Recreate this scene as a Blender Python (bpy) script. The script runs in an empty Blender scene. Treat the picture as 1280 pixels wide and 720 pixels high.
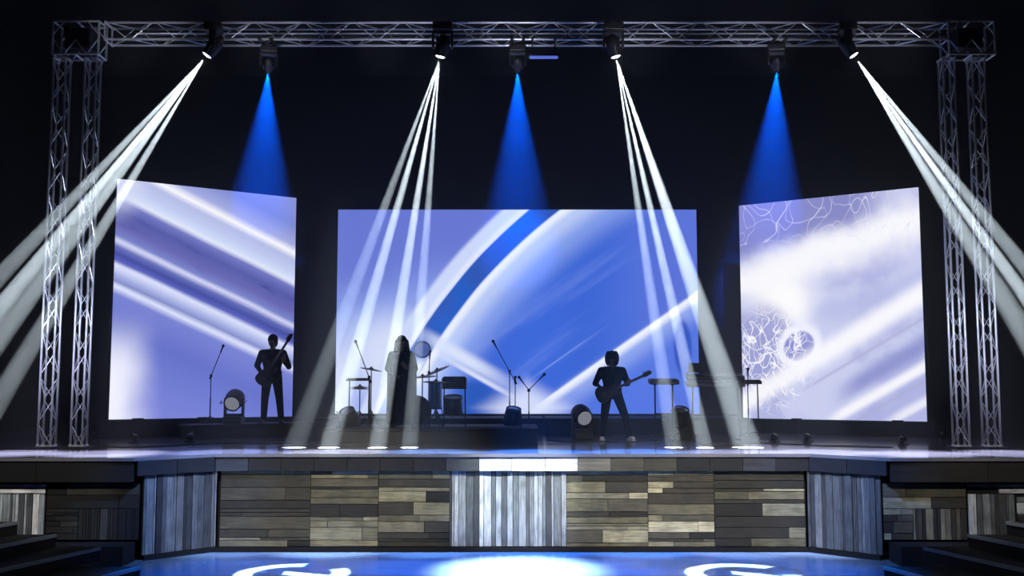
import bpy, bmesh, math, random
from mathutils import Vector, Matrix, Euler
random.seed(7)
scn = bpy.context.scene
COL = scn.collection
PI = math.pi

# ------------------------------------------------------------------ camera
F_PX, CAM_H = 1300.0, 2.6
PITCH = math.atan(122 / F_PX)
STAGE = 1.53
cam_d = bpy.data.cameras.new('camera'); cam = bpy.data.objects.new('camera', cam_d); COL.objects.link(cam)
cam.location = (0, 0, CAM_H); cam.rotation_euler = (PI / 2 + PITCH, 0, 0)
cam_d.sensor_width = 36; cam_d.lens = 36 * F_PX / 1280; cam_d.clip_end = 200
scn.camera = cam

# ------------------------------------------------------------------ world, view
w = bpy.data.worlds.new('world'); scn.world = w; w.use_nodes = True
w.node_tree.nodes['Background'].inputs[0].default_value = (0.02, 0.03, 0.06, 1)
w.node_tree.nodes['Background'].inputs[1].default_value = 0.02
scn.view_settings.view_transform = 'Standard'; scn.view_settings.look = 'None'
scn.view_settings.gamma = 1; scn.view_settings.use_curve_mapping = False
scn.view_settings.exposure = 0.0
scn.cycles.max_bounces = 5; scn.cycles.diffuse_bounces = 2; scn.cycles.glossy_bounces = 3
scn.cycles.volume_bounces = 0; scn.cycles.transparent_max_bounces = 8
scn.cycles.sample_clamp_indirect = 4

HAZE = 0.014            # scattering per metre
WHITE_BEAM = 720000.0   # power of each white beam
BLUE_BEAM = 62000.0

def spot(name, loc, target, power, angle, color=(1, 1, 1), blend=0.3, radius=0.04, parent=None):
    d = bpy.data.lights.new(name, 'SPOT'); d.energy = power; d.color = color
    d.spot_size = math.radians(angle); d.spot_blend = blend; d.shadow_soft_size = radius
    o = bpy.data.objects.new(name, d); COL.objects.link(o)
    o.location = loc
    o.rotation_euler = (Vector(target) - Vector(loc)).to_track_quat('-Z', 'Y').to_euler()
    return o

# front-of-house lamps: neutral wash on the wood, white centre pool, blue washes from above
for sx, pw in ((-3.0, 5200), (3.0, 6800)):
    spot('wood_wash_light', (sx * 1.2, 8.5, 6.5), (sx, 16.7, 0.75), pw, 34, (1, .93, .76), .9, .2)
spot('centre_wash_light', (0.2, 9.0, 8.0), (0.1, 16.7, 1.0), 17000, 13, (.93, .97, 1), .95, .2)
spot('centre_pool_light', (0.1, 15.2, 9.5), (0.1, 15.0, 0), 170000, 17, (.8, .9, 1), .95, .2)
for sx in (-2.9, 0.0, 2.9):
    spot('blue_floor_light', (sx, 14.2, 9.6), (sx, 14.3, 0), 15500, 32, (.0, .17, 1), .6, .15)
for x in (-9.6, -8.0, -6.4, 6.4, 8.0, 9.6):  # unseen downlights added to brighten the outer front deck
    spot('added_deck_light', (x, 16.0, 9.8), (x, 16.6, STAGE), 30000, 15, (.72, .72, 1), .8, .1)
for x, cl, pw in ((-4.6, (.45, .55, 1), 13000), (-2.9, (.75, .82, 1), 20000), (-1.3, (.25, .45, 1), 18000), (.4, (.02, .2, 1), 30000), (2.0, (.15, .36, 1), 22000), (3.6, (.6, .65, 1), 16000), (5.0, (.65, .66, 1), 15000)):  # more added downlights, tinting the middle of the front deck
    spot('added_deck_light', (x, 16.3, 9.8), (x, 16.9, STAGE), pw * 1.9, 14, cl, .8, .1)
for s in (-1, 1):
    spot('blue_wing_light', (s * 1.0, 12.0, 7.0), (s * 5.2, 16.3, 0.6), 5200, 22, (.22, .40, 1), .8, .2)
    spot('outer_panel_light', (s * 6.0, 9.0, 5.5), (s * 7.2, 15.8, 1.0), 1500, 26, (.9, .85, .8), .8, .2)
# unseen soft spots added on the room side to brighten the truss
for s in (-1, 1):
    spot('added_truss_light', (s * 6.4, 15.2, 1.8), (s * 8.15, 18.1, 4.2), 420, 62, (.75, .8, 1), .9, .2)
for x in (-6.6, -4.4, -2.2, 0, 2.2, 4.4, 6.6):
    spot('added_truss_light', (x, 16.3, 7.3), (x, 18.1, 9.3), 130, 50, (.8, .82, 1), .9, .1)

def gobo_spot(name, loc, target, power, angle, kind):
    '''a profile lamp with a curled stroke cut in its metal disc'''
    o = spot(name, loc, target, power, angle, (.93, .96, 1), .1, .01); d = o.data; d.use_nodes = True; nt = d.node_tree
    em = nt.nodes['Emission']; tc = nt.nodes.new('ShaderNodeTexCoord'); sp = nt.nodes.new('ShaderNodeSeparateXYZ')
    nt.links.new(tc.outputs['Normal'], sp.inputs[0])
    def m(op, *a):
        n = nt.nodes.new('ShaderNodeMath'); n.operation = op
        for i, q in enumerate(a):
            if isinstance(q, (int, float)): n.inputs[i].default_value = q
            else: nt.links.new(q, n.inputs[i])
        return n.outputs[0]
    az = m('ABSOLUTE', sp.outputs[2]); x = m('DIVIDE', sp.outputs[0], az); y = m('DIVIDE', sp.outputs[1], az)
    k = math.tan(math.radians(angle / 2)); x = m('DIVIDE', x, k); y = m('DIVIDE', y, k)
    r = m('SQRT', m('ADD', m('MULTIPLY', x, x), m('MULTIPLY', y, y)))
    ring = m('LESS_THAN', m('ABSOLUTE', m('SUBTRACT', r, .72)), .14)
    gap = m('GREATER_THAN', m('ABSOLUTE', m('SUBTRACT', m('ARCTAN2', y, x), kind)), .45)
    bar = m('MULTIPLY', m('LESS_THAN', m('ABSOLUTE', m('SUBTRACT', y, m('MULTIPLY', x, -.5))), .15), m('LESS_THAN', m('ABSOLUTE', m('SUBTRACT', x, .25)), .4))
    nt.links.new(m('MAXIMUM', m('MULTIPLY', ring, gap), bar), em.inputs['Strength']); return o
gobo_spot('gobo_light', (-3.0, 13.6, 9.6), (-3.05, 14.75, 0), 100000, 11, 1.0)
gobo_spot('gobo_light', (3.1, 13.6, 9.6), (3.2, 14.75, 0), 100000, 11, .4)

# ------------------------------------------------------------------ measuring helpers (photo pixel + real depth -> place)
def ray(px, py):
    x = (px - 640) / F_PX; y = (360 - py) / F_PX
    return Vector((x, math.cos(PITCH) - y * math.sin(PITCH), math.sin(PITCH) + y * math.cos(PITCH)))
def at(px, py, Y):
    r = ray(px, py); return Vector((0, 0, CAM_H)) + r * (Y / r.y)
def onz(px, py, z):
    r = ray(px, py); return Vector((0, 0, CAM_H)) + r * ((z - CAM_H) / r.z)

# ------------------------------------------------------------------ materials
def lin(c):
    c = c / 255.0
    return c / 12.92 if c <= .04045 else ((c + .055) / 1.055) ** 2.4
def rgb(r, g, b): return (lin(r), lin(g), lin(b), 1)
def mat(name, col, rough=.6, metal=0, noise=0.0, scale=12, bump=0.0, spec=.5):
    m = bpy.data.materials.new(name); m.use_nodes = True
    nt = m.node_tree; b = nt.nodes['Principled BSDF']
    b.inputs['Base Color'].default_value = (*col, 1); b.inputs['Roughness'].default_value = rough
    b.inputs['Metallic'].default_value = metal; b.inputs['Specular IOR Level'].default_value = spec
    tc = nt.nodes.new('ShaderNodeTexCoord'); n = nt.nodes.new('ShaderNodeTexNoise')
    n.inputs['Scale'].default_value = scale; n.inputs['Detail'].default_value = 5
    nt.links.new(tc.outputs['Object'], n.inputs['Vector'])
    r = nt.nodes.new('ShaderNodeMapRange')
    r.inputs['To Min'].default_value = 1 - noise; r.inputs['To Max'].default_value = 1 + noise
    nt.links.new(n.outputs['Fac'], r.inputs['Value'])
    mx = nt.nodes.new('ShaderNodeVectorMath'); mx.operation = 'SCALE'
    mx.inputs[0].default_value = col; nt.links.new(r.outputs[0], mx.inputs['Scale'])
    nt.links.new(mx.outputs[0], b.inputs['Base Color'])
    if bump:
        bp = nt.nodes.new('ShaderNodeBump'); bp.inputs['Strength'].default_value = bump
        nt.links.new(n.outputs['Fac'], bp.inputs['Height']); nt.links.new(bp.outputs[0], b.inputs['Normal'])
    return m
def emis(name, col, strength):
    m = bpy.data.materials.new(name); m.use_nodes = True
    b = m.node_tree.nodes['Principled BSDF']
    b.inputs['Base Color'].default_value = (0.02, 0.02, 0.02, 1)
    b.inputs['Emission Color'].default_value = (*col, 1); b.inputs['Emission Strength'].default_value = strength
    return m
M = dict(
    alu=mat('aluminium', (.86, .87, .9), .38, .7, .08, 30),
    black=mat('black_paint', (.008, .008, .010), .55, 0, .3, 20),
    black_gloss=mat('black_gloss', (.01, .01, .012), .25, 0, .2, 20),
    rubber=mat('black_rubber', (.012, .012, .014), .75, 0, .3, 40, .1),
    cloth=mat('dark_cloth', (.0025, .0027, .003), .95, 0, .4, 60, .2, .05),
    denim=mat('dark_trousers', (.005, .006, .009), .95, 0, .4, 60, .2, .05),
    skin=mat('skin', (.10, .058, .042), .55, 0, .1, 30),
    hair=mat('dark_hair', (.005, .004, .0035), .8, 0, .4, 80, .4, .1),
    chrome=mat('chrome', (.55, .56, .6), .2, 1, .05, 20),
    brass=mat('brass_cymbal', (.28, .2, .08), .3, 1, .15, 20),
    wood_gtr=mat('guitar_lacquer', (.012, .006, .005), .3, 0, .3, 10),
    maple=mat('maple_neck', (.12, .07, .035), .45, 0, .2, 30),
    coat=mat('black_velvet_coat', (.0009, .0010, .0011), 1, 0, .3, 60, .2, .0),
    lens_glint=emis('lens_with_painted_glint', (.8, .85, 1), .22),  # faint glow standing in for a white reflection on the glass
    shell=mat('drum_shell', (.02, .025, .04), .3, 0, .2, 15),
    drumhead=mat('drum_skin', (.45, .48, .52), .5, 0, .05, 10),
    key=mat('key_white', (.5, .5, .5), .4, 0, .05, 10),
    grey=mat('grey_plastic', (.09, .095, .11), .5, 0, .2, 20),
    shoe=mat('pale_shoes', (.35, .36, .4), .6, 0, .2, 30),
    wall=mat('black_drape', (.006, .006, .008), .95, 0, .4, 6, .1, .1),
    fascia=mat('stage_fascia', (.06, .07, .09), .55, 0, .8, 1.2, .05),
    fascia_dark=mat('black_stage_skirt', (.006, .006, .007), .8, 0, .3, 6, .05, .2),
    step=mat('black_step', (.004, .0045, .005), .8, 0, .3, 8, .05),
    nosing=mat('step_nosing', (.22, .24, .25), .6, .1, .2, 20),
    lens=emis('lit_lens', (.9, .96, 1), 14),
    lens_blue=emis('lit_lens_blue', (.55, .75, 1), 9),
    lens_off=mat('glass_lens', (.35, .38, .45), .08, .6, .05, 10),
    bar=emis('blue_led_bar', (.09, .14, .62), 1.0),
)
def translucent(name):
    m = bpy.data.materials.new(name); m.use_nodes = True; nt = m.node_tree; nt.nodes.clear()
    o = nt.nodes.new('ShaderNodeOutputMaterial'); a = nt.nodes.new('ShaderNodeBsdfTransparent'); b = nt.nodes.new('ShaderNodeBsdfTranslucent'); x = nt.nodes.new('ShaderNodeMixShader')
    a.inputs[0].default_value = (.85, .9, 1, 1); b.inputs[0].default_value = (.8, .82, .86, 1); x.inputs[0].default_value = .45
    nt.links.new(a.outputs[0], x.inputs[1]); nt.links.new(b.outputs[0], x.inputs[2]); nt.links.new(x.outputs[0], o.inputs[0]); return m
M['clear_head'] = translucent('clear_drum_film')
# glossy stage floor and house floor
def floor_mat(name, c0, c1, r0, r1, scale, stretch):
    m = bpy.data.materials.new(name); m.use_nodes = True; nt = m.node_tree; b = nt.nodes['Principled BSDF']
    tc = nt.nodes.new('ShaderNodeTexCoord'); mp = nt.nodes.new('ShaderNodeMapping'); mp.inputs['Scale'].default_value = stretch
    n = nt.nodes.new('ShaderNodeTexNoise'); n.inputs['Scale'].default_value = scale; n.inputs['Detail'].default_value = 6
    nt.links.new(tc.outputs['Object'], mp.inputs[0]); nt.links.new(mp.outputs[0], n.inputs['Vector'])
    cr = nt.nodes.new('ShaderNodeValToRGB'); cr.color_ramp.elements[0].color = (*c0, 1); cr.color_ramp.elements[1].color = (*c1, 1)
    cr.color_ramp.elements[0].position = .35; cr.color_ramp.elements[1].position = .7
    nt.links.new(n.outputs['Fac'], cr.inputs[0]); nt.links.new(cr.outputs[0], b.inputs['Base Color'])
    r = nt.nodes.new('ShaderNodeMapRange'); r.inputs['To Min'].default_value = r0; r.inputs['To Max'].default_value = r1
    nt.links.new(n.outputs['Fac'], r.inputs[0]); nt.links.new(r.outputs[0], b.inputs['Roughness'])
    return m
M['stage_floor'] = floor_mat('stage_deck_floor', (.10, .10, .12), (.17, .17, .19), .06, .2, 1.4, (.5, 2, 1))
M['house_floor'] = floor_mat('house_floor', (.05, .08, .115), (.08, .12, .165), .12, .35, 1.2, (.6, 2, 1))

# planks: colour per plank in a colour attribute, grain from nodes
def plank_mat():
    m = bpy.data.materials.new('reclaimed_planks'); m.use_nodes = True; nt = m.node_tree; b = nt.nodes['Principled BSDF']
    va = nt.nodes.new('ShaderNodeVertexColor'); va.layer_name = 'tone'
    uv = nt.nodes.new('ShaderNodeUVMap'); uv.uv_map = 'grain'
    mp = nt.nodes.new('ShaderNodeMapping'); mp.inputs['Scale'].default_value = (2.0, 26, 1)
    n = nt.nodes.new('ShaderNodeTexNoise'); n.inputs['Scale'].default_value = 1.6; n.inputs['Detail'].default_value = 8
    nt.links.new(uv.outputs[0], mp.inputs[0]); nt.links.new(mp.outputs[0], n.inputs['Vector'])
    r = nt.nodes.new('ShaderNodeMapRange'); r.inputs['From Min'].default_value = .3; r.inputs['From Max'].default_value = .7
    r.inputs['To Min'].default_value = .55; r.inputs['To Max'].default_value = 1.25
    nt.links.new(n.outputs['Fac'], r.inputs[0])
    n2 = nt.nodes.new('ShaderNodeTexNoise'); n2.inputs['Scale'].default_value = 3.5; n2.inputs['Detail'].default_value = 4
    nt.links.new(uv.outputs[0], n2.inputs['Vector'])
    r2 = nt.nodes.new('ShaderNodeMapRange'); r2.inputs['From Min'].default_value = .3; r2.inputs['From Max'].default_value = .6
    r2.inputs['To Min'].default_value = .6; r2.inputs['To Max'].default_value = 1.1
    nt.links.new(n2.outputs['Fac'], r2.inputs[0])
    mu = nt.nodes.new('ShaderNodeMath'); mu.operation = 'MULTIPLY'
    nt.links.new(r.outputs[0], mu.inputs[0]); nt.links.new(r2.outputs[0], mu.inputs[1])
    s = nt.nodes.new('ShaderNodeVectorMath'); s.operation = 'SCALE'
    nt.links.new(va.outputs[0], s.inputs[0]); nt.links.new(mu.outputs[0], s.inputs['Scale'])
    nt.links.new(s.outputs[0], b.inputs['Base Color']); b.inputs['Roughness'].default_value = .8
    bp = nt.nodes.new('ShaderNodeBump'); bp.inputs['Strength'].default_value = .3; bp.inputs['Distance'].default_value = .01
    nt.links.new(n.outputs['Fac'], bp.inputs['Height']); nt.links.new(bp.outputs[0], b.inputs['Normal'])
    return m
M['planks'] = plank_mat()

# ------------------------------------------------------------------ mesh helpers
def bm_new(): return bmesh.new()
def frame_of(d):
    d = Vector(d).normalized()
    a = Vector((0, 0, 1)) if abs(d.z) < .9 else Vector((1, 0, 0))
    u = d.cross(a).normalized(); v = d.cross(u).normalized()
    return u, v
def tube(bm, p0, p1, r0, r1=None, seg=8, cap=True):
    r1 = r0 if r1 is None else r1
    p0 = Vector(p0); p1 = Vector(p1); u, v = frame_of(p1 - p0)
    A = [bm.verts.new(p0 + (u * math.cos(2 * PI * i / seg) + v * math.sin(2 * PI * i / seg)) * r0) for i in range(seg)]
    B = [bm.verts.new(p1 + (u * math.cos(2 * PI * i / seg) + v * math.sin(2 * PI * i / seg)) * r1) for i in range(seg)]
    for i in range(seg):
        bm.faces.new((A[i], B[i], B[(i + 1) % seg], A[(i + 1) % seg]))
    if cap: bm.faces.new(A); bm.faces.new(B[::-1])
    return bm
def path(bm, pts, r, seg=6):
    for a, b in zip(pts[:-1], pts[1:]): tube(bm, a, b, r, r, seg)
    return bm
def box(bm, c, s, rot=None, bevel=0.0):
    mt = Matrix.Translation(Vector(c))
    if rot is not None: mt = mt @ (rot.to_4x4() if isinstance(rot, Matrix) else Euler(rot).to_matrix().to_4x4())
    mt = mt @ Matrix.Diagonal((s[0], s[1], s[2], 1))
    r = bmesh.ops.create_cube(bm, size=1, matrix=mt)
    if bevel:
        es = list({e for v in r['verts'] for e in v.link_edges})
        bmesh.ops.bevel(bm, geom=es, offset=bevel, segments=2, affect='EDGES', profile=.5)
    return bm
def ball(bm, c, r, sc=(1, 1, 1), rot=None, u=12, v=8):
    mt = Matrix.Translation(Vector(c))
    if rot is not None: mt = mt @ Euler(rot).to_matrix().to_4x4()
    mt = mt @ Matrix.Diagonal((r * sc[0], r * sc[1], r * sc[2], 1))
    bmesh.ops.create_uvsphere(bm, u_segments=u, v_segments=v, radius=1, matrix=mt); return bm
def lathe(bm, prof, seg=24, mt=None):
    mt = mt or Matrix.Identity(4); rings = []
    for (r, z) in prof:
        if r < 1e-6: rings.append([bm.verts.new(mt @ Vector((0, 0, z)))])
        else: rings.append([bm.verts.new(mt @ Vector((r * math.cos(2 * PI * i / seg), r * math.sin(2 * PI * i / seg), z))) for i in range(seg)])
    for a, b in zip(rings[:-1], rings[1:]):
        for i in range(seg):
            j = (i + 1) % seg
            if len(a) == 1 and len(b) == 1: continue
            if len(a) == 1: bm.faces.new((a[0], b[j], b[i]))
            elif len(b) == 1: bm.faces.new((a[i], a[j], b[0]))
            else: bm.faces.new((a[i], a[j], b[j], b[i]))
    return bm
def prism(bm, pts, z0, z1, mt=None):
    mt = mt or Matrix.Identity(4)
    A = [bm.verts.new(mt @ Vector((x, y, z0))) for x, y in pts]; B = [bm.verts.new(mt @ Vector((x, y, z1))) for x, y in pts]
    n = len(pts)
    bm.faces.new(A[::-1]); bm.faces.new(B)
    for i in range(n): bm.faces.new((A[i], A[(i + 1) % n], B[(i + 1) % n], B[i]))
    return bm
def obj(name, bm, m, parent=None, smooth=False, label=None):
    bmesh.ops.recalc_face_normals(bm, faces=bm.faces)
    me = bpy.data.meshes.new(name); bm.to_mesh(me); bm.free()
    me.materials.append(m if not isinstance(m, str) else M[m])
    if smooth:
        for p in me.polygons: p.use_smooth = True
    o = bpy.data.objects.new(name, me); COL.objects.link(o)
    if parent: o.parent = parent
    if label: o['label'] = label
    return o
def tag(o, label, cat, group=None, kind=None):
    if label: o['label'] = label
    if cat: o['category'] = cat
    if group: o['group'] = group
    if kind: o['kind'] = kind
    return o
def thing(name, label, cat, loc=(0, 0, 0), rotz=0, group=None):
    o = bpy.data.objects.new(name, None); COL.objects.link(o); o.empty_display_size = .1
    o.location = loc; o.rotation_euler = (0, 0, rotz)
    return tag(o, label, cat, group)
def structure(name, bm, m, label=None):
    o = obj(name, bm, m); o['kind'] = 'structure'
    if label: o['label'] = label
    return o
def kids(o): return [c for c in list(COL.objects) if c.parent == o]
def dup(o, loc, rotz=None, label=None, group=None, parent=None):
    c = o.copy(); COL.objects.link(c)
    if parent: c.parent = parent
    else:
        c.location = loc
        if rotz is not None: c.rotation_euler = (0, 0, rotz)
        if label: c['label'] = label
        if group: c['group'] = group
    for k in kids(o): dup(k, None, parent=c)
    return c

# ------------------------------------------------------------------ room
structure('floor', box(bm_new(), (0, 13.5, -.05), (26, 33, .1)), 'house_floor', 'dark glossy house floor lit blue in front of the stage')
structure('wall_back', box(bm_new(), (0, 27.8, 5.5), (26, .2, 11)), 'wall', 'black back wall behind the screens')
structure('wall_left', box(bm_new(), (-12, 13.5, 5.5), (.2, 29, 11)), 'wall', 'black side wall at the left')
structure('wall_right', box(bm_new(), (12, 13.5, 5.5), (.2, 29, 11)), 'wall', 'black side wall at the right')
structure('ceiling', box(bm_new(), (0, 13.5, 11.05), (24.4, 29, .1)), 'wall', 'black ceiling above the truss')

# ------------------------------------------------------------------ stage
FY = 16.70   # front of the centre boards
CX, WX, WY = 4.66, 5.53, 15.82
deck_pts = [(-11.5, 15.62), (-5.62, 15.62), (-4.70, 16.55), (4.70, 16.55), (5.62, 15.62), (11.5, 15.62), (11.5, 27.6), (-11.5, 27.6)]
stage = thing('stage_platform', 'wide raised concert stage with glossy deck and angled front corners', 'stage', (0, 16.6, 0))
def shift(pts, dy=16.6): return [(x, y - dy) for x, y in pts]
obj('stage_deck', prism(bm_new(), shift(deck_pts), STAGE - .05, STAGE), 'stage_floor', stage, label='glossy worn stage floor boards')
core = [(-11.4, 15.95), (-5.75, 15.95), (-4.9, 16.85), (4.9, 16.85), (5.75, 15.95), (11.4, 15.95), (11.4, 27.5), (-11.4, 27.5)]
obj('stage_body', prism(bm_new(), shift(core), 0, STAGE - .05), 'fascia_dark', stage)
def strip(bm, a, b, z0, z1, th, gap=.012, n=6, tones=None):   # a board band with visible joints between a and b (plan points)
    a = Vector((*a, 0)); b = Vector((*b, 0)); L = (b - a).length; d = (b - a) / L
    ang = math.atan2(d.y, d.x); x = 0
    for i in range(n):
        seg = L / n
        n0 = len(bm.faces)
        c = a + d * (x + seg / 2); box(bm, (c.x, c.y - 16.6, (z0 + z1) / 2), (seg - gap, th, z1 - z0), (0, 0, ang)); x += seg
        col = bm.loops.layers.color.get('tone') or bm.loops.layers.color.new('tone'); uv = bm.loops.layers.uv.get('grain') or bm.loops.layers.uv.new('grain')
        t = tones[i] if tones else (.035, .05, .085); bm.faces.ensure_lookup_table()
        for fc in bm.faces[n0:]:
            for lp in fc.loops: lp[col] = (*t, 1); lp[uv].uv = (lp.vert.co.x * .4 + i * 3, lp.vert.co.z)
zt, zb = STAGE - .052, STAGE - .27
DK = (.03, .042, .07); FT = [(.16, .18, .22), DK, (.025, .035, .06), DK, (.05, .06, .085), DK, (.07, .08, .1), (.2, .21, .23), (.7, .72, .74), (.85, .86, .86), (.8, .8, .8), (.42, .41, .38), (.26, .25, .21), (.22, .215, .19), (.06, .075, .1), (.05, .065, .1), (.15, .16, .19), DK]  # patchy dark boards; the pale middle tones also hold the white centre light
f = bm_new(); strip(f, (-4.68, 16.62), (4.68, 16.62), zb, zt, .06, .008, 18, FT); obj('stage_fascia', f, 'planks', stage, label='grey painted edge board along the stage front, white light put into its pale middle')
for s in (-1, 1):
    f = bm_new(); strip(f, (s * 4.70, 16.60), (s * 5.60, 15.69), zb, zt, .06, .01, 2); obj('stage_fascia', f, 'planks', stage, label='grey painted edge board on the angled corner')
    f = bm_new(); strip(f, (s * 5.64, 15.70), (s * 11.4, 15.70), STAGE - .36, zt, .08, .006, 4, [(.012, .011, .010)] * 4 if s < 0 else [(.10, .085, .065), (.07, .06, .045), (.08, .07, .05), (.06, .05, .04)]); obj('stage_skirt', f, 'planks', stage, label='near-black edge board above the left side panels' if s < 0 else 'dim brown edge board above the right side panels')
f = bm_new(); box(f, (0, .06, .035), (9.3, .06, .07))
for s in (-1, 1):
    a = Vector((s * 4.66, 16.67)); b = Vector((s * 5.5, 15.83)); c = (a + b) / 2; box(f, (c.x, c.y - 16.6, .035), ((b - a).length, .05, .07), (0, 0, math.atan2(b.y - a.y, b.x - a.x)))
obj('kickboard', f, 'fascia_dark', stage)

# plank panels ------------------------------------------------------------
TONES = [(.42, .40, .31), (.32, .305, .235), (.19, .175, .13), (.52, .50, .395), (.27, .255, .205), (.12, .11, .082), (.18, .165, .13), (.58, .56, .46), (.48, .46, .37)]
GREYS = [(.40, .42, .43), (.50, .52, .53), (.30, .32, .33), (.36, .38, .39), (.18, .19, .20), (.55, .56, .56), (.25, .26, .28)]
def panel(a, b, z0, z1, kind, label, group, seed, tones=TONES, bright=1.0, rows=None):
    """a, b: plan ends left->right of the panel face; planks stand 2-5 cm proud of the backing."""
    rnd = random.Random(seed)
    a = Vector((*a, 0)); b = Vector((*b, 0)); L = (b - a).length; H = z1 - z0; d = (b - a).normalized()
    root = thing('wood_clad_panel', label, 'wall panel', (a.x, a.y, 0), math.atan2(d.y, d.x), group)
    g = bm_new(); box(g, (L / 2, .035, z0 + H / 2), (L, .03, H)); obj('backing_board', g, 'fascia_dark', root)
    g = bm_new(); col = g.loops.layers.color.new('tone'); uv = g.loops.layers.uv.new('grain')
    def plank(x0, x1, y0, y1, vert, tone=None):
        if x1 - x0 < .012 or y1 - y0 < .012: return
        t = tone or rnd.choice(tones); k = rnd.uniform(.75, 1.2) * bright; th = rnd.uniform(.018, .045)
        n0 = len(g.faces); jit = rnd.uniform(-.002, .002)
        box(g, ((x0 + x1) / 2, .02 - th / 2, (y0 + y1) / 2), (x1 - x0 - .009, th, y1 - y0 - .010), (0, jit, 0))
        g.faces.ensure_lookup_table(); ou, ov = rnd.uniform(0, 50), rnd.uniform(0, 50)
        for fc in g.faces[n0:]:
            for lp in fc.loops:
                lp[col] = (t[0] * k, t[1] * k, t[2] * k, 1); co = lp.vert.co
                lp[uv].uv = (co.z + ou, co.x + ov) if vert else (co.x + ou, co.z + ov)
    def horiz(x0, x1, y0, y1):
        y = y0
        while y < y1 - .02:
            h = min(rnd.choice([.04, .06, .08, .10, .13, .17, .20]), y1 - y)
            if y1 - y - h < .04: h = y1 - y
            cuts = [x0] + ([] if rnd.random() < .35 else [x0 + (x1 - x0) * rnd.uniform(.2, .85)]) + [x1]
            for c0, c1 in zip(cuts[:-1], cuts[1:]): plank(c0, c1, y, y + h, False)
            y += h
    def vert(x0, x1, y0, y1):
        x = x0
        while x < x1 - .01:
            wd = min(rnd.choice([.035, .05, .07, .09, .12]), x1 - x)
            if x1 - x - wd < .03: wd = x1 - x
            plank(x, x + wd, y0, y1, True); x += wd
    if kind == 'h': horiz(0, L, z0, z1)
    elif kind == 'v': vert(0, L, z0, z1)
    elif kind == 'hv':   # horizontal boards above, short upright boards below (outer panels)
        horiz(0, L, z0 + H * .55, z1); n = 4
        vert(L * .35, L, z0, z0 + H * .55); horiz(0, L * .35, z0, z0 + H * .55)
    elif kind == 'frame':   # pale framed panel: rails across the top, upright slats on one side
        fw = .06
        plank(0, L, z1 - fw, z1, False, (.6, .6, .58)); plank(0, L, z1 - 2.4 * fw, z1 - 1.2 * fw, False, (.5, .5, .5))
        vert(L * .52, L, z0, z1 - 2.5 * fw); horiz(0, L * .5, z0, z1 - 3.2 * fw)
    elif kind == 'frame_r':
        fw = .06
        plank(0, L, z1 - fw, z1, False, (.6, .6, .58)); plank(L * .3, L, z1 - 2.4 * fw, z1 - 1.2 * fw, False, (.5, .5, .5))
        vert(0, L * .45, z0, z1 - 2.5 * fw); horiz(L * .47, L, z0, z1 - 3.2 * fw)
    obj('planks', g, 'planks', root); return root
PZ0, PZ1 = .075, STAGE - .275
def cx(px): return at(px, 640, FY).x
G1 = 'reclaimed wood panels along the stage front'
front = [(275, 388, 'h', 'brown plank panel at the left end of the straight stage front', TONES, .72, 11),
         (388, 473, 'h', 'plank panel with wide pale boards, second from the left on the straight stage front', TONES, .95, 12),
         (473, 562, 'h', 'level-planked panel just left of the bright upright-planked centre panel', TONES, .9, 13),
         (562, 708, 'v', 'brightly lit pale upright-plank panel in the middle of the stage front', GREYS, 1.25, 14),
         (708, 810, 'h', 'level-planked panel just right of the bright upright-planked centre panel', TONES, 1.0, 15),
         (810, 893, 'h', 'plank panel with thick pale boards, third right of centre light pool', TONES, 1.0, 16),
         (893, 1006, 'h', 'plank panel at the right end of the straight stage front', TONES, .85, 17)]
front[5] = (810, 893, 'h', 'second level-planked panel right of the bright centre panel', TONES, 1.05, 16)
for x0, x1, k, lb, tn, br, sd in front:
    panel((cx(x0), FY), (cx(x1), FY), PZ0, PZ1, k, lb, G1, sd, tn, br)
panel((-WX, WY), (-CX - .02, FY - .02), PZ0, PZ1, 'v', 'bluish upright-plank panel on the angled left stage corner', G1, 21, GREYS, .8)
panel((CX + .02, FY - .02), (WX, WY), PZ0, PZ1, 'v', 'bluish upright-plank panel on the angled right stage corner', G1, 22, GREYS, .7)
def ox(px): return at(px, 635, 15.85).x
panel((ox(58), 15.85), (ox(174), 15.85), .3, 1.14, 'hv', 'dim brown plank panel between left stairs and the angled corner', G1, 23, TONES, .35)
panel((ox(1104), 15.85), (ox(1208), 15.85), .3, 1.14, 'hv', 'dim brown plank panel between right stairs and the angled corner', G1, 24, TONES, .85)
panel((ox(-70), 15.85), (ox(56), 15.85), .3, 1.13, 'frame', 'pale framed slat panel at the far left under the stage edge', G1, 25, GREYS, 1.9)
panel((ox(1210), 15.85), (ox(1340), 15.85), .3, 1.13, 'frame_r', 'pale framed slat panel at the far right under the stage edge', G1, 26, GREYS, 1.2)

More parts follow.
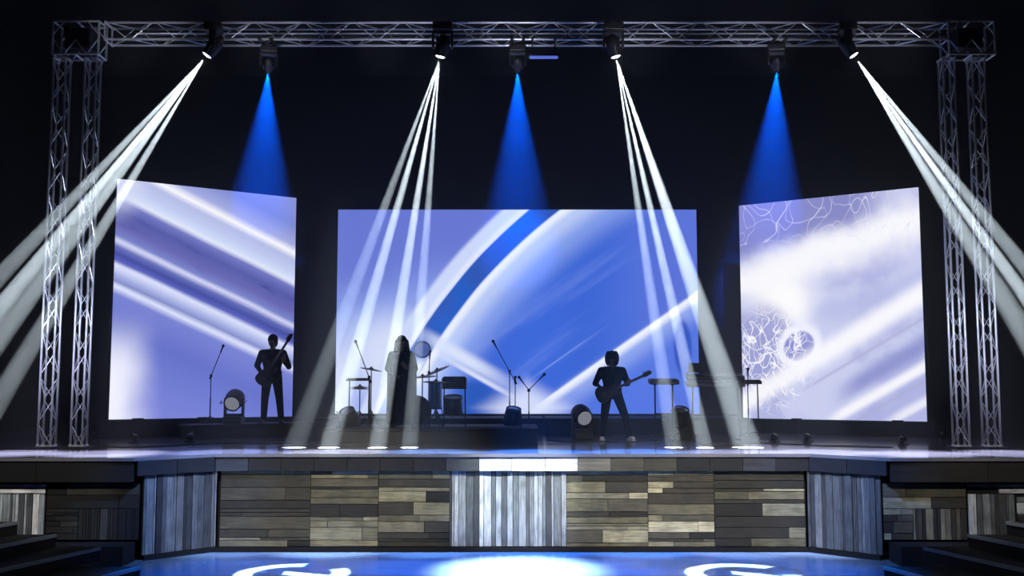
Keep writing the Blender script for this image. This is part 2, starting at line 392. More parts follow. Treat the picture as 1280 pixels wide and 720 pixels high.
# stairs -------------------------------------------------------------------
def stairs(s, label):
    root = thing('stairs', label, 'stairs', (s * 5.0, 14.6, 0))
    # step corners measured from the photo, noses run towards the audience
    cs = []
    for k, (px, py) in enumerate(((1105, 708), (1155, 684), (1210, 668), (1258, 652), (1300, 638))):
        z = .18 * (k + 1); p = onz(px, py, z); cs.append((p.x, p.y, z))
    d = Vector((.30, -1.0, 0)).normalized()
    for k, (x, y, z) in enumerate(cs):
        a = Vector((x, y)); b = a + Vector((d.x, d.y)) * 3.2
        pts = [(a.x, a.y), (b.x, b.y), (11.5, b.y), (11.5, min(a.y, 15.4))]
        zz0 = 0 if k == 0 else cs[k - 1][2]
        pl = [((px_ - 5.0) * s, py_ - 14.6) for px_, py_ in pts]
        if s < 0: pl = pl[::-1]
        obj('step', prism(bm_new(), pl, zz0, z - .001), 'step', root)
        g = bm_new(); q0 = Vector(((a.x - 5.0) * s, a.y - 14.6, z + .004)); q1 = Vector(((b.x - 5.0) * s, b.y - 14.6, z + .004))
        c = (q0 + q1) / 2; box(g, c - Vector((0, 0, .02)), ((q1 - q0).length, .035, .045), (0, 0, math.atan2(q1.y - q0.y, q1.x - q0.x)))
        obj('nosing', g, 'nosing', root, label='thin grey strip along the step edge')
    g = bm_new(); box(g, (s * (5.62 + 5.8) / 1 - s * 5.0 - s * 2.9, .95, .14), (5.8, .5, .28)); obj('landing', g, 'fascia_dark', root)
    return root
stairs(-1, 'black stairs climbing outward at the left of the stage')
stairs(1, 'black stairs climbing outward at the right of the stage')

# ------------------------------------------------------------------ LED screens
class X:   # tiny expression builder over shader math nodes
    nt = None
    def __init__(s, v): s.v = v
    @staticmethod
    def op(o, *a, clamp=False):
        n = X.nt.nodes.new('ShaderNodeMath'); n.operation = o; n.use_clamp = clamp
        for i, q in enumerate(a):
            q = q.v if isinstance(q, X) else q
            if isinstance(q, (int, float)): n.inputs[i].default_value = q
            else: X.nt.links.new(q, n.inputs[i])
        return X(n.outputs[0])
    def __add__(a, b): return X.op('ADD', a, b)
    __radd__ = __add__
    def __sub__(a, b): return X.op('SUBTRACT', a, b)
    def __rsub__(a, b): return X.op('SUBTRACT', b, a)
    def __mul__(a, b): return X.op('MULTIPLY', a, b)
    __rmul__ = __mul__
    def __truediv__(a, b): return X.op('DIVIDE', a, b)
    def abs(a): return X.op('ABSOLUTE', a)
    def sqrt(a): return X.op('SQRT', a)
    def clamp(a): return X.op('ADD', a, 0.0, clamp=True)
def smooth(x, e0, e1):
    n = X.nt.nodes.new('ShaderNodeMapRange'); n.interpolation_type = 'SMOOTHERSTEP'
    X.nt.links.new(x.v, n.inputs['Value'])
    n.inputs['From Min'].default_value = e0; n.inputs['From Max'].default_value = e1
    if e0 > e1:
        n.inputs['From Min'].default_value = e1; n.inputs['From Max'].default_value = e0
        n.inputs['To Min'].default_value = 1; n.inputs['To Max'].default_value = 0
    return X(n.outputs[0])
def bump_(x, c, wl, wr):   # 1 at c, falling to 0 over wl on the low side and wr on the high side
    return smooth(x, c - wl, c) * smooth(x, c + wr, c)
def noise(vec, scale, detail=4, rough=.55, dist=0):
    n = X.nt.nodes.new('ShaderNodeTexNoise'); X.nt.links.new(vec, n.inputs['Vector'])
    n.inputs['Scale'].default_value = scale; n.inputs['Detail'].default_value = detail
    n.inputs['Roughness'].default_value = rough; n.inputs['Distortion'].default_value = dist
    return X(n.outputs['Fac'])
def comb(x, y):
    n = X.nt.nodes.new('ShaderNodeCombineXYZ')
    for i, q in enumerate((x, y)):
        if isinstance(q, X): X.nt.links.new(q.v, n.inputs[i])
        else: n.inputs[i].default_value = q
    return n.outputs[0]
def ramp(x, stops, lo, hi):
    t = (x - lo) / (hi - lo)
    n = X.nt.nodes.new('ShaderNodeValToRGB'); X.nt.links.new(t.v, n.inputs[0]); e = n.color_ramp.elements
    while len(e) < len(stops): e.new(.5)
    for k, (p, c) in enumerate(stops): e[k].position = (p - lo) / (hi - lo)
    for k, (p, c) in enumerate(stops): e[k].color = rgb(*c)
    return n.outputs[0]
def mixc(a, b, f):
    n = X.nt.nodes.new('ShaderNodeMix'); n.data_type = 'RGBA'; n.clamp_factor = True
    ins = [i for i in n.inputs if i.type == 'RGBA']
    if isinstance(f, X): X.nt.links.new(f.v, n.inputs[0])
    else: n.inputs[0].default_value = f
    for q, i in ((a, ins[0]), (b, ins[1])):
        if isinstance(q, tuple): i.default_value = q
        else: X.nt.links.new(q, i)
    return [o for o in n.outputs if o.type == 'RGBA'][0]
SCREEN = 1.06
def screen_mat(name, fn):
    m = bpy.data.materials.new(name); m.use_nodes = True; nt = m.node_tree; X.nt = nt
    b = nt.nodes['Principled BSDF']; b.inputs['Base Color'].default_value = (.001, .001, .001, 1); b.inputs['Roughness'].default_value = .5; b.inputs['Specular IOR Level'].default_value = .05
    uv = nt.nodes.new('ShaderNodeUVMap'); uv.uv_map = 'picture'
    sp = nt.nodes.new('ShaderNodeSeparateXYZ'); nt.links.new(uv.outputs[0], sp.inputs[0])
    u = X(sp.outputs[0]); t = 1 - X(sp.outputs[1])
    c = fn(u, t)
    nt.links.new(c, b.inputs['Emission Color']); b.inputs['Emission Strength'].default_value = SCREEN
    return m
def left_pic(u, t):
    wob = noise(comb(u, t), 1.5, 2)
    s = t - u * .335 + (wob - .5) * .015
    grain = noise(comb(u * 1.2 + t * .4, s * 30), 1.3, 5)
    s2 = s + (grain - .5) * .012
    stops = [(-.34, (140, 150, 215)), (-.20, (125, 138, 208)), (-.11, (165, 172, 226)), (-.075, (250, 250, 255)), (-.045, (180, 188, 230)),
             (0, (190, 200, 240)), (.035, (205, 215, 247)), (.06, (225, 232, 252)), (.085, (112, 118, 192)), (.13, (84, 90, 166)), (.19, (102, 102, 176)),
             (.235, (120, 130, 200)), (.255, (212, 216, 247)), (.28, (100, 110, 185)), (.31, (66, 76, 158)), (.338, (88, 98, 188)), (.358, (220, 226, 252)),
             (.395, (172, 182, 230)), (.425, (128, 138, 200)), (.448, (222, 228, 253)), (.48, (120, 130, 210)), (.62, (100, 113, 200)), (.8, (116, 128, 212)), (1.0, (128, 136, 218))]
    c = ramp(s2, stops, -.34, 1.0)
    glow = smooth(u + (noise(comb(u, t), 3, 2) - .5) * .15, .28, .0) * smooth(t, .5, .85)
    c = mixc(c, rgb(238, 240, 255), glow)
    tl = smooth((u * u + t * t).sqrt(), .22, .02)
    c = mixc(c, rgb(215, 218, 245), tl * .85)
    dark = smooth(noise(comb(u * 3 + 4, s * 14), 2.2, 5), .55, .75) * bump_(s, .16, .09, .08)
    return mixc(c, rgb(60, 64, 140), dark * .7)
ASP = 7.65 / 4.33
def centre_pic(u, t):
    # circle arcs sweeping from the lower left to the upper middle; coordinates in screen heights
    x = u * ASP
    cxx, cyy, R = ARC
    dx = x - cxx; dy = t - cyy
    r = (dx * dx + dy * dy).sqrt() + (noise(comb(x, t), 2, 2) - .5) * .012
    q = r - R      # >0 outside the arc (upper left)
    base_l = mixc(rgb(104, 120, 212), rgb(150, 172, 240), smooth(t + x * .15, .2, .7))
    base_r = mixc(rgb(58, 102, 214), rgb(92, 116, 218), smooth(u, .65, 1.0))
    n1 = noise(comb((x + t) * 1.1, (t - x) * .8 + 5), 2.2, 4)
    streak = noise(comb((x - t) * .35, (t + x * .75) * 4), 1.6, 4)
    base_r = mixc(base_r, rgb(112, 140, 232), smooth(streak, .5, .72) * .45)
    base_l = mixc(base_l, rgb(92, 108, 200), smooth(n1, .5, .75) * .5)
    gl = smooth((((x - .30) * .75) * ((x - .30) * .75) + (t - .72) * (t - .72)).sqrt(), .34, .03)
    base_l = mixc(base_l, rgb(222, 230, 253), gl * .9)
    inner = smooth(q, .004, -.004)
    c = mixc(base_l, base_r, inner)
    c = mixc(c, rgb(150, 176, 245), smooth(q, -.30, -.10) * inner * .75)
    c = mixc(c, rgb(196, 212, 251), smooth(q, -.16, -.05) * inner * .8)
    c = mixc(c, rgb(206, 218, 252), smooth(q, .20, .165) * smooth(q, .088, .10))
    c = mixc(c, rgb(232, 238, 255), bump_(q, .108, .014, .03) * .8)
    band = smooth(q, -.002, .006) * smooth(q, .100, .088) * smooth(t + x * .2, .86, .78)
    c = mixc(c, mixc(rgb(30, 92, 196), rgb(44, 84, 178), smooth(n1, .4, .6)), band)
    c = mixc(c, rgb(236, 242, 255), bump_(q, -.012, .05, .014) * smooth(t, .95, .75))
    # streak down to the right from the glow
    s1 = (t - .70) - (x - .55) * .56
    c = mixc(c, rgb(38, 88, 188), smooth(s1, .055, .075) * bump_(x, .68, .22, .26) * smooth(t, .8, .88))
    c = mixc(c, rgb(218, 228, 254), bump_(s1, -.01, .07, .07) * bump_(x, .60, .30, .40))
    c = mixc(c, rgb(236, 241, 255), bump_(s1, .045, .03, .02) * bump_(x, .70, .30, .30) * .8)
    # streak up to the right edge
    s2 = (t - .93) + (x - 1.03) * .70
    c = mixc(c, rgb(84, 118, 226), smooth(s2, -.01, .03) * smooth(x, .95, 1.2) * .8)
    c = mixc(c, rgb(176, 196, 250), bump_(s2, .0, .03, .20) * smooth(x, .9, 1.25) * .65)
    c = mixc(c, rgb(238, 243, 255), bump_(s2, .0, .018, .06) * smooth(x, .9, 1.05))
    c = mixc(c, rgb(130, 158, 238), bump_(s2, -.155, .008, .012) * bump_(x, 1.08, .2, .3) * .7)
    c = mixc(c, rgb(226, 233, 255), smooth((t - .97).abs() + (x - .93).abs() * .6, .20, .03) * .85)
    c = mixc(c, rgb(222, 229, 253), smooth(u, .08, 0) * smooth(t, .55, .85) * .9)
    c = mixc(c, rgb(40, 80, 190), smooth(((x - 1.69) * (x - 1.69) * 9 + (t - .68) * (t - .68)).sqrt(), .16, .10) * .85)
    return c
def fit_circle(p):
    (x1, y1), (x2, y2), (x3, y3) = p
    d = 2 * (x1 * (y2 - y3) + x2 * (y3 - y1) + x3 * (y1 - y2))
    ux = ((x1**2 + y1**2) * (y2 - y3) + (x2**2 + y2**2) * (y3 - y1) + (x3**2 + y3**2) * (y1 - y2)) / d
    uy = ((x1**2 + y1**2) * (x3 - x2) + (x2**2 + y2**2) * (x1 - x3) + (x3**2 + y3**2) * (x2 - x1)) / d
    return ux, uy, math.hypot(x1 - ux, y1 - uy)
ARC = fit_circle([((px - 421) / 451 * ASP, (py - 262) / 255) for px, py in ((698, 264), (612, 343), (545, 432))])
def right_pic(u, t):
    w1 = noise(comb(u, t), 2.2, 4); w2 = noise(comb(u + 7, t + 3), 2.2, 4)
    uu = u + (w1 - .5) * .22; tt = t + (w2 - .5) * .22
    c = mixc(rgb(200, 205, 238), rgb(176, 180, 226), smooth(noise(comb(u * 1.5, t * 2 + 2), 2, 4), .4, .65))
    # top: darker lavender wedge
    top = smooth(tt + u * .12, .30, .16) * smooth(u, .95, .6)
    c = mixc(c, rgb(132, 134, 196), top * .95)
    # broad white band left middle to upper right
    s = tt - (.36 - u * .22)
    c = mixc(c, rgb(250, 250, 255), bump_(s, 0, .15, .16) * .95)
    gl = smooth((((u - .25) * (u - .25)) + (t - .46) * (t - .46) * 1.3).sqrt(), .30, .03)
    c = mixc(c, rgb(253, 253, 255), gl)
    # shaded left middle and hole
    lm = smooth(((u - .14) * (u - .14) + (t - .70) * (t - .70) * .7).sqrt(), .24, .12)
    c = mixc(c, rgb(150, 153, 208), lm * .85)
    c = mixc(c, rgb(176, 182, 228), bump_(s, .26, .1, .1) * smooth(u, .35, .5) * .6)
    eu = (u - .335) + (t - .67) * .35; ev = (t - .67) - (u - .335) * .1
    e = ((eu * eu) / .0085 + (ev * ev) / .0055).sqrt()
    c = mixc(c, rgb(236, 238, 253), smooth(e, 1.7, 1.1))
    c = mixc(c, rgb(142, 146, 208), smooth(e, 1.05, .8))
    # diagonals in the lower right
    d = (t - .93) + (u - .0) * .47
    c = mixc(c, rgb(140, 144, 205), bump_(d, .22, .09, .07) * smooth(u, .45, .7) * .9)
    c = mixc(c, rgb(168, 172, 222), smooth(d, .24, .4) * .7)
    c = mixc(c, rgb(250, 250, 255), bump_(d, .0, .10, .10) * .95)
    c = mixc(c, rgb(176, 178, 214), bump_(d, .105, .014, .014) * smooth(u, .3, .45) * .8)
    c = mixc(c, rgb(250, 250, 255), bump_(d, .31, .05, .045) * smooth(u, .4, .6) * .9)
    c = mixc(c, rgb(170, 172, 212), bump_(d, .37, .014, .014) * smooth(u, .5, .7) * .7)
    c = mixc(c, rgb(250, 250, 255), bump_(d, .46, .05, .03) * smooth(u, .7, .9) * .7)
    # fine white threads: ridges of warped noise
    def thread(sc, wd, off, mask):
        n = noise(comb(u * 1.2 + off, t + off * .7), sc, 1.2, .5, .7)
        return smooth((n - .5).abs(), wd, 0) * mask
    m1 = smooth((((u - .17) * (u - .17)) + (t - .72) * (t - .72)).sqrt(), .32, .12)
    m2 = smooth(t, .28, .12)
    for sc, wd, off in ((5, .013, 1.3), (7, .015, 4.2), (6, .013, 9.1), (4, .010, 12.7), (9, .018, 15.1), (5, .012, 21.1)):
        c = mixc(c, rgb(248, 248, 255), thread(sc, wd, off, m1) * .9)
    for sc, wd, off in ((4, .009, 2.3), (5.5, .009, 6.2), (3.2, .007, 8.9)):
        c = mixc(c, rgb(222, 222, 246), thread(sc, wd, off, m2) * .8)
    return c

def led_screen(label, a, b, z0, z1, pic, base_brackets, mname):
    """a, b plan points of the lower left / right corner of the picture"""
    a = Vector(a); b = Vector(b); d = b - a; L = d.length; ang = math.atan2(d.y, d.x)
    root = thing('led_screen', label, 'LED screen', (a.x, a.y, STAGE), ang, 'LED screens behind the band')
    Z0, Z1 = z0 - STAGE, z1 - STAGE
    g = bm_new(); vs = [g.verts.new(p) for p in ((0, 0, Z0), (L, 0, Z0), (L, 0, Z1), (0, 0, Z1))]
    bk = [g.verts.new((v.co.x, .03, v.co.z)) for v in vs]
    uvl = g.loops.layers.uv.new('picture'); fc = g.faces.new(vs)
    for lp, q in zip(fc.loops, ((0, 0), (1, 0), (1, 1), (0, 1))): lp[uvl].uv = q
    o = obj('display_panel', g, screen_mat(mname, pic), root)
    g = bm_new(); box(g, (L / 2, .065, (Z0 + Z1) / 2), (L + .012, .11, Z1 - Z0 + .012)); obj('cabinet', g, 'black', root)
    g = bm_new()
    n = max(3, int(L / 1.2))
    for i in range(n + 1):
        x = .05 + (L - .1) * i / n
        tube(g, (x, .18, .06), (x, .18, Z1 - .1), .025); tube(g, (x, .18, Z1 * .6), (x, .95, .06), .02); tube(g, (x, .18, .06), (x, 1.0, .06), .025)
    for z in (.5, 1.6, 2.8, Z1 - .2): tube(g, (.05, .18, z), (L - .05, .18, z), .02)
    obj('support_frame', g, 'black', root)
    g = bm_new(); box(g, (L / 2, .10, Z0 / 2 - .004), (L + .36, .30, Z0 - .012), bevel=.01)
    obj('base_riser', g, 'black', root)
    for fx in base_brackets:
        g = bm_new(); box(g, (L * fx, -.10, Z0 - .005), (.22, .1, .05), bevel=.01); box(g, (L * fx, -.07, Z0 - .05), (.1, .05, .12)); obj('bracket', g, 'black', root)
    return root
led_screen('wide centre LED screen showing blue and white arcs', (-4.225, 25), (4.48, 25), 1.93, 6.86, centre_pic, [], 'centre_screen_picture')
led_screen('left LED screen showing purple and white diagonal streaks', (-8.20, 21.3), (-4.94, 23.53), 1.913, 6.88, left_pic, [.14, .48], 'left_screen_picture')
led_screen('right LED screen showing pale swirling white smoke threads', (5.31, 24.05), (8.62, 21.76), 1.856, 6.79, right_pic, [.32, .86], 'right_screen_picture')

# ------------------------------------------------------------------ truss
def truss_mesh_parts(root, L, wx, wy, axis='z', bays=None, chord_r=.024, lace_r=.011, off=(0, 0, 0)):
    """box truss along local z (or x) with four chords, zig-zag lacing and end plates, all children of root"""
    def P(a, u, v):
        return Vector((u, v, a)) + Vector(off) if axis == 'z' else Vector((a, u, v)) + Vector(off)
    hx, hy = wx / 2, wy / 2
    cs = [(-hx, -hy), (hx, -hy), (hx, hy), (-hx, hy)]
    for u, v in cs:
        obj('chord', tube(bm_new(), P(0, u, v), P(L, u, v), chord_r, seg=10), 'alu', root, True)
    bays = bays or int(L / .29)
    for k in range(4):
        g = bm_new(); (u0, v0), (u1, v1) = cs[k], cs[(k + 1) % 4]
        for i in range(bays):
            a0, a1 = L * (i + .06) / bays, L * (i + .94) / bays
            if (i + k) % 2: tube(g, P(a0, u0, v0), P(a1, u1, v1), lace_r, seg=5)
            else: tube(g, P(a0, u1, v1), P(a1, u0, v0), lace_r, seg=5)
        obj('lacing', g, 'alu', root)
    for a in (0, L):
        g = bm_new()
        for k in range(4): tube(g, P(a, *cs[k]), P(a, *cs[(k + 1) % 4]), .016, seg=6)
        for k in range(4):
            s_ = .035 if a == 0 else -.035
            tube(g, P(a, *cs[k]), P(a + s_, *cs[k]), .034, seg=8)
        obj('end_frame', g, 'alu', root)
TY = 18.1
def column(px, wid, label):
    c = at(px, 560, TY); z1 = 8.40
    root = thing('truss_column', label, 'truss', (c.x, TY, STAGE), 0, 'four truss columns of the stage goalposts')
    truss_mesh_parts(root, z1 - STAGE - .03, wid, .20, off=(0, 0, .03), bays=17, lace_r=.009, chord_r=.02)
    g = bm_new(); box(g, (0, 0, .015), (wid + .16, .5, .03), bevel=.005); obj('base_plate', g, 'black', root)
    return root
column(58, .22, 'aluminium truss column at the far left, outer of the left pair')
column(98, .20, 'aluminium truss column nearer the left screen, inner of the left pair')
column(1202, .20, 'aluminium truss column nearer the right screen, inner of the right pair')
column(1240, .22, 'aluminium truss column at the far right, outer of the right pair')
HZ0 = at(640, 49, TY - .17).z; HZ1 = at(640, 28, TY - .17).z
hc = (HZ0 + HZ1) / 2
root = thing('header_truss', 'long horizontal aluminium truss spanning above the whole stage', 'truss', (-7.22, TY, hc))
truss_mesh_parts(root, 14.95, .34, HZ1 - HZ0, 'x', 34, .022, .009)
g = bm_new()
for k in range(7):
    x0 = .3 + k * 2.1; pts = [Vector((x0 + i * .35, .02 + .03 * math.sin(i * 2.1 + k), -.02 + .035 * math.sin(i * 1.3 + k * 2))) for i in range(7)]
    path(g, pts, .014, 5); path(g, [q + Vector((0, .03, -.025)) for q in pts], .01, 5)
obj('power_cable', g, 'rubber', root, label='black cables lying inside the truss')
g = bm_new(); tube(g, (.5, -.02, .0), (14.4, -.02, .0), .016); obj('cable_pipe', g, 'alu', root)
def corner(px0, px1, s, label):
    a = at(px0, 60, TY).x; b = at(px1, 60, TY).x; root = thing('truss_corner_block', label, 'truss', ((a + b) / 2, TY, 8.42), 0, 'corner blocks joining columns and header')
    W = b - a; g = bm_new(); D = .36; Hh = HZ1 - 8.42 + .02
    for z in (0.02, Hh):
        for y in (-D / 2, D / 2): tube(g, (-W / 2, y, z), (W / 2, y, z), .022)
        for x in (-W / 2, 0, W / 2): tube(g, (x, -D / 2, z), (x, D / 2, z), .018)
    for x in (-W / 2, W / 2):
        for y in (-D / 2, D / 2): tube(g, (x, y, .02), (x, y, Hh), .022)
    obj('frame', g, 'alu', root)
    for y in (-D / 2, D / 2):
        for q in (-1, 1):
            obj('brace', path(bm_new(), [(q * W / 4, y, Hh), (q * W / 2, y, Hh * .6)], .014), 'alu', root)
            obj('brace', path(bm_new(), [(q * W / 2, y, .3), (q * W / 4, y, .02), (0, y, Hh * .45)], .012), 'alu', root)
    g = bm_new(); box(g, (0, 0, Hh * .55), (W * .55, D * .7, Hh * .6), bevel=.02); obj('sleeve_block', g, 'black', root)
    g = bm_new(); lathe(g, [(0, 0), (.06, 0), (.06, .05), (0, .05)], 12, Matrix.Translation((s * W * .18, -D / 2 + .02, Hh * .75)) @ Matrix.Rotation(PI / 2, 4, 'X')); obj('pulley', g, 'black', root)
corner(71, 128, -1, 'truss corner block above the left pair of columns')
corner(1181, 1238, 1, 'truss corner block above the right pair of columns')

# ------------------------------------------------------------------ moving head lights
def head_meshes(root, piv, aim, R, lensmat, body='black', hang=True, s=1.0, base_gap=.30):
    """root-local builder: yoke arms each side of pivot, head pointing along aim"""
    aim = Vector(aim).normalized(); up = Vector((0, 0, 1 if hang else -1)); piv = Vector(piv)
    side = aim.cross(Vector((0, 0, 1)))
    side = Vector((1, 0, 0)) if side.length < .35 else side.normalized()
    side = Vector((side.x, side.y, 0)).normalized()
    rot = Matrix((side, up.cross(side), up)).transposed()
    top = piv + up * base_gap * s
    g = bm_new(); box(g, top + up * .07 * s, (.34 * s, .30 * s, .14 * s), rot, .02); obj('base', g, body, root)
    g = bm_new()
    box(g, top - up * .02 * s, (.36 * s, .12 * s, .05 * s), rot, .01)
    for q in (-1, 1):
        box(g, piv + side * q * .165 * s + up * base_gap * .45 * s, (.035 * s, .12 * s, base_gap * s * 1.15), rot, .01)
    obj('yoke', g, body, root)
    u_, v_ = frame_of(aim); mt = Matrix((u_, v_, aim)).transposed().to_4x4(); mt.translation = piv
    g = bm_new(); k = R
    lathe(g, [(0, -.20 * s), (k * .75, -.19 * s), (k * 1.15, -.12 * s), (k * 1.2, 0), (k * 1.12, .08 * s), (k * 1.02, .16 * s), (k * 1.02, .19 * s), (k * .9, .19 * s), (k * .9, .165 * s), (0, .165 * s)], 28, mt)
    h = obj('head', g, body, root, True)
    g = bm_new(); dm = k * .95 if lensmat == 'lens_blue' else .032 * s; lathe(g, [(k * .88 * math.cos(q * PI / 12), .168 * s + dm * math.sin(q * PI / 12)) for q in range(6)] + [(0, .168 * s + dm)], 24, mt); obj('lens', g, lensmat, h, True)
    for q in (-1, 1):
        g = bm_new(); P0 = mt @ Vector((q * k * 1.1, 0, .10 * s)); P1 = mt @ Vector((q * k * 1.5, 0, .17 * s)); P2 = mt @ Vector((q * k * 1.55, 0, .02 * s)); path(g, [P0, P1, P2], .008 * s)
        obj('handle', g, 'grey', h)
    return piv + aim * .22 * s
def hanging(px, py, Y, aims, label, lensmat, lights, R=.075, s=1.0, gap=.26):
    """lens at photo point (px,py) at depth Y; aims: world targets"""
    lens = at(px, py, Y); mean = Vector((0, 0, 0))
    for a in aims: mean += (Vector(a) - lens).normalized()
    aim = mean.normalized(); piv = lens - aim * .2 * s
    root = thing('moving_head_light', label, 'stage light', (piv.x, piv.y, piv.z + gap * s + .14 * s), 0, 'moving head lights hung from the header truss')
    o = root.location
    head_meshes(root, piv - o, aim, R, lensmat, s=s, base_gap=gap)
    front = Y < TY - .1
    for q in (-.1, .1):
        g = bm_new()
        if front:
            zt_ = HZ0 - o.z; box(g, (q, .0, .02), (.05, .06, .05)); tube(g, (q, 0, .03), (q, TY - .17 - .03 - o.y, zt_ + .0), .018)
            tube(g, (q - .03, TY - .17 - o.y, zt_), (q + .03, TY - .17 - o.y, zt_), .036)
        else:
            tube(g, (q, 0, 0), (q, 0, HZ0 - .02 - o.z), .02); box(g, (q, -.06, HZ0 - .03 - o.z), (.05, .5, .03))
        obj('clamp', g, 'black', root)
    for a in lights:
        d = bpy.data.lights.new('beam', 'SPOT'); d.energy = a[1]; d.color = a[3]; d.spot_size = math.radians(a[2]); d.spot_blend = a[4]; d.shadow_soft_size = .002
        lo = bpy.data.objects.new('beam', d); COL.objects.link(lo); lo.parent = root
        lp = lens + aim * (.07 if lensmat == 'lens_blue' else .03); lo.location = lp - o
        lo.rotation_euler = (Vector(a[0]) - lp).to_track_quat('-Z', 'Y').to_euler()
    return root
WC = (.86, .95, 1.0)
def W(px, py, Y, k=1.0, ang=3.6, bl=.45): return (tuple(at(px, py, Y)), WHITE_BEAM * k, ang, WC, bl)
L1 = [W(0, 345, 17.2, .42), W(0, 384, 17.2, 1.15, 3.2), W(0, 420, 17.2, .55, 4.0), W(0, 497, 17.2, .5, 3.4)]
L2 = [W(373, 545, 18.2, .28, 3.4), W(415, 545, 18.2, .75, 3.1), W(474, 545, 18.2, .8, 3.0), W(513, 545, 18.2, .45, 2.8)]
L3 = [W(840, 545, 18.2, .6, 2.8), W(878, 545, 18.2, 1.0, 2.6), W(930, 545, 18.2, .8, 4.4)]
L4 = [W(1280, 332, 17.2, .5, 3.6), W(1280, 368, 17.2, 1.2, 3.0), W(1280, 415, 17.2, .5, 4.4)]
hanging(258, 70, 17.72, [a[0] for a in L1], 'moving head at the left end of the truss throwing white beams to lower left', 'lens', L1, .10)
hanging(550, 72, 17.72, [a[0] for a in L2], 'moving head left of centre throwing white beams down over the drummer side', 'lens', L2, .10)
hanging(770, 72, 17.72, [a[0] for a in L3], 'moving head right of centre throwing white beams down towards the keyboards', 'lens', L3, .10)
hanging(1068, 70, 17.72, [a[0] for a in L4], 'moving head at the right end of the truss throwing white beams to lower right', 'lens', L4, .10)
BC = (.0, .10, 1.0)
for px, py, lb, dx in ((335, 88, 'moving head above the left screen glowing with a wide blue beam', -.1), (647, 87, 'moving head above the centre screen glowing with a wide blue beam', .0), (971, 86, 'moving head above the right screen glowing with a wide blue beam', -.25)):
    ln = at(px, py, 18.25); tg = ((ln.x + dx) * 26.5 / 18.25, 26.5, 5.4)
    hanging(px, py, 18.25, [tg], lb, 'lens_blue', [(tg, BLUE_BEAM, 18, BC, .7)], .06, .85, .24)
# small LED bar under the truss
c = at(679.5, 72, 18.0)
root = thing('led_batten', 'short blue-glowing LED bar hanging under the middle of the truss', 'light bar', c)
g = bm_new(); box(g, (0, 0, .03), (.56, .07, .07), bevel=.01); obj('housing', g, 'black', root)
g = bm_new(); box(g, (0, -.034, -.006), (.5, .05, .045), bevel=.008); obj('diffuser', g, 'bar', root, label='glowing blue strip')
g = bm_new()
for q in (-.2, .2): tube(g, (q, 0, .05), (q, 0, HZ0 - c.z), .012); tube(g, (q - .02, -.07, HZ0 - c.z), (q + .02, -.07, HZ0 - c.z), .034); tube(g, (q, 0, HZ0 - c.z), (q, -.07, HZ0 - c.z), .014)
obj('hanger', g, 'black', root)

# ------------------------------------------------------------------ risers
def riser(name, x0, x1, y0, y1, h, label):
    root = thing(name, label, 'riser', ((x0 + x1) / 2, (y0 + y1) / 2, STAGE))
    L, D = x1 - x0, y1 - y0
    g = bm_new(); box(g, (0, 0, h - .03), (L, D, .06), bevel=.006); obj('riser_top', g, 'rubber', root)
    g = bm_new(); box(g, (0, 0, (h - .06) / 2), (L - .06, D - .06, h - .062)); obj('riser_skirt', g, 'black', root)
    return root
RS = .28
rr = riser('stage_riser', -1.5, 1.15, -.45, .45, RS, 'low black riser in front of the left screen under the bass player')
rr.location = (-5.42 + .825 * -.17, 22.17 + .565 * -.17, STAGE); rr.rotation_euler = (0, 0, math.radians(34.4))
riser('stage_riser', .75, 5.2, 22.8, 24.6, .36, 'low black riser under the right half of the centre screen')
riser('stage_riser', -4.3, .7, 22.8, 24.6, .36, 'low black riser under the left half of the centre screen, behind the drums')
riser('drum_riser', -3.55, .5, 19.4, 21.6, RS, 'wide low black riser carrying the drum kit')
RZ = STAGE + RS

# ------------------------------------------------------------------ floor fixtures
def floor_head(px, Y, z, label, aim, s=1.0, lens_m='lens_off'):
    c = at(px, 500, Y)
    root = thing('moving_head_light', label, 'stage light', (c.x, Y, z), 0, 'moving head lights standing on the stage')
    head_meshes(root, (0, 0, .44 * s), aim, .15 * s, lens_m, hang=False, s=s * 1.0, base_gap=.30)
    return root
floor_head(293, 21.88, RZ, 'moving head on the riser between the left microphone stand and the bass player', (.0, -.9, -.38), 1.12, 'lens_glint')
floor_head(437, 20.0, STAGE, 'moving head standing left of the drum riser under the pad stand', (-.2, -.5, .8), 1.0)
floor_head(641, 20.9, STAGE, 'moving head on the stage in front of the central microphone stand', (.1, -.3, .9), 1.0)
floor_head(727, 20.9, STAGE, 'moving head on the stage just left of the guitarist', (.25, -.9, -.3), 1.1, 'lens_glint')
floor_head(850, 20.9, STAGE, 'moving head on the stage below the keyboards', (.1, -.4, .85), 1.0)

def uplight(px, py, label):
    c = onz(px, py, STAGE)
    root = thing('floor_lamp_can', label, 'floor light', (c.x, c.y, STAGE), 0, 'small black floor lamps along the stage')
    g = bm_new(); lathe(g, [(0, -.06), (.05, -.06), (.065, 0), (.065, .05), (0, .05)], 16, Matrix.Translation((0, 0, .085)) @ Euler((.7, .2, 0)).to_matrix().to_4x4()); obj('lamp_can', g, 'black_gloss', root, True)
    g = bm_new(); box(g, (0, 0, .01), (.2, .12, .02), bevel=.004); tube(g, (-.075, 0, .01), (-.075, 0, .09), .008); tube(g, (.075, 0, .01), (.075, 0, .09), .008); tube(g, (-.075, 0, .085), (.075, 0, .085), .008)
    obj('bracket', g, 'black', root)
uplight(168, 553, 'small black floor lamp below the left screen, left one of its pair')
uplight(238, 552, 'small black floor lamp below the left screen, right one of its pair')
uplight(118, 547, 'small black floor lamp beside the inner left truss column')
uplight(968, 552, 'small black floor lamp in front of the right screen near its left edge')
uplight(1128, 556, 'small black floor lamp in front of the right screen near its right edge')
uplight(1180, 549, 'small black floor lamp beside the inner right truss column')
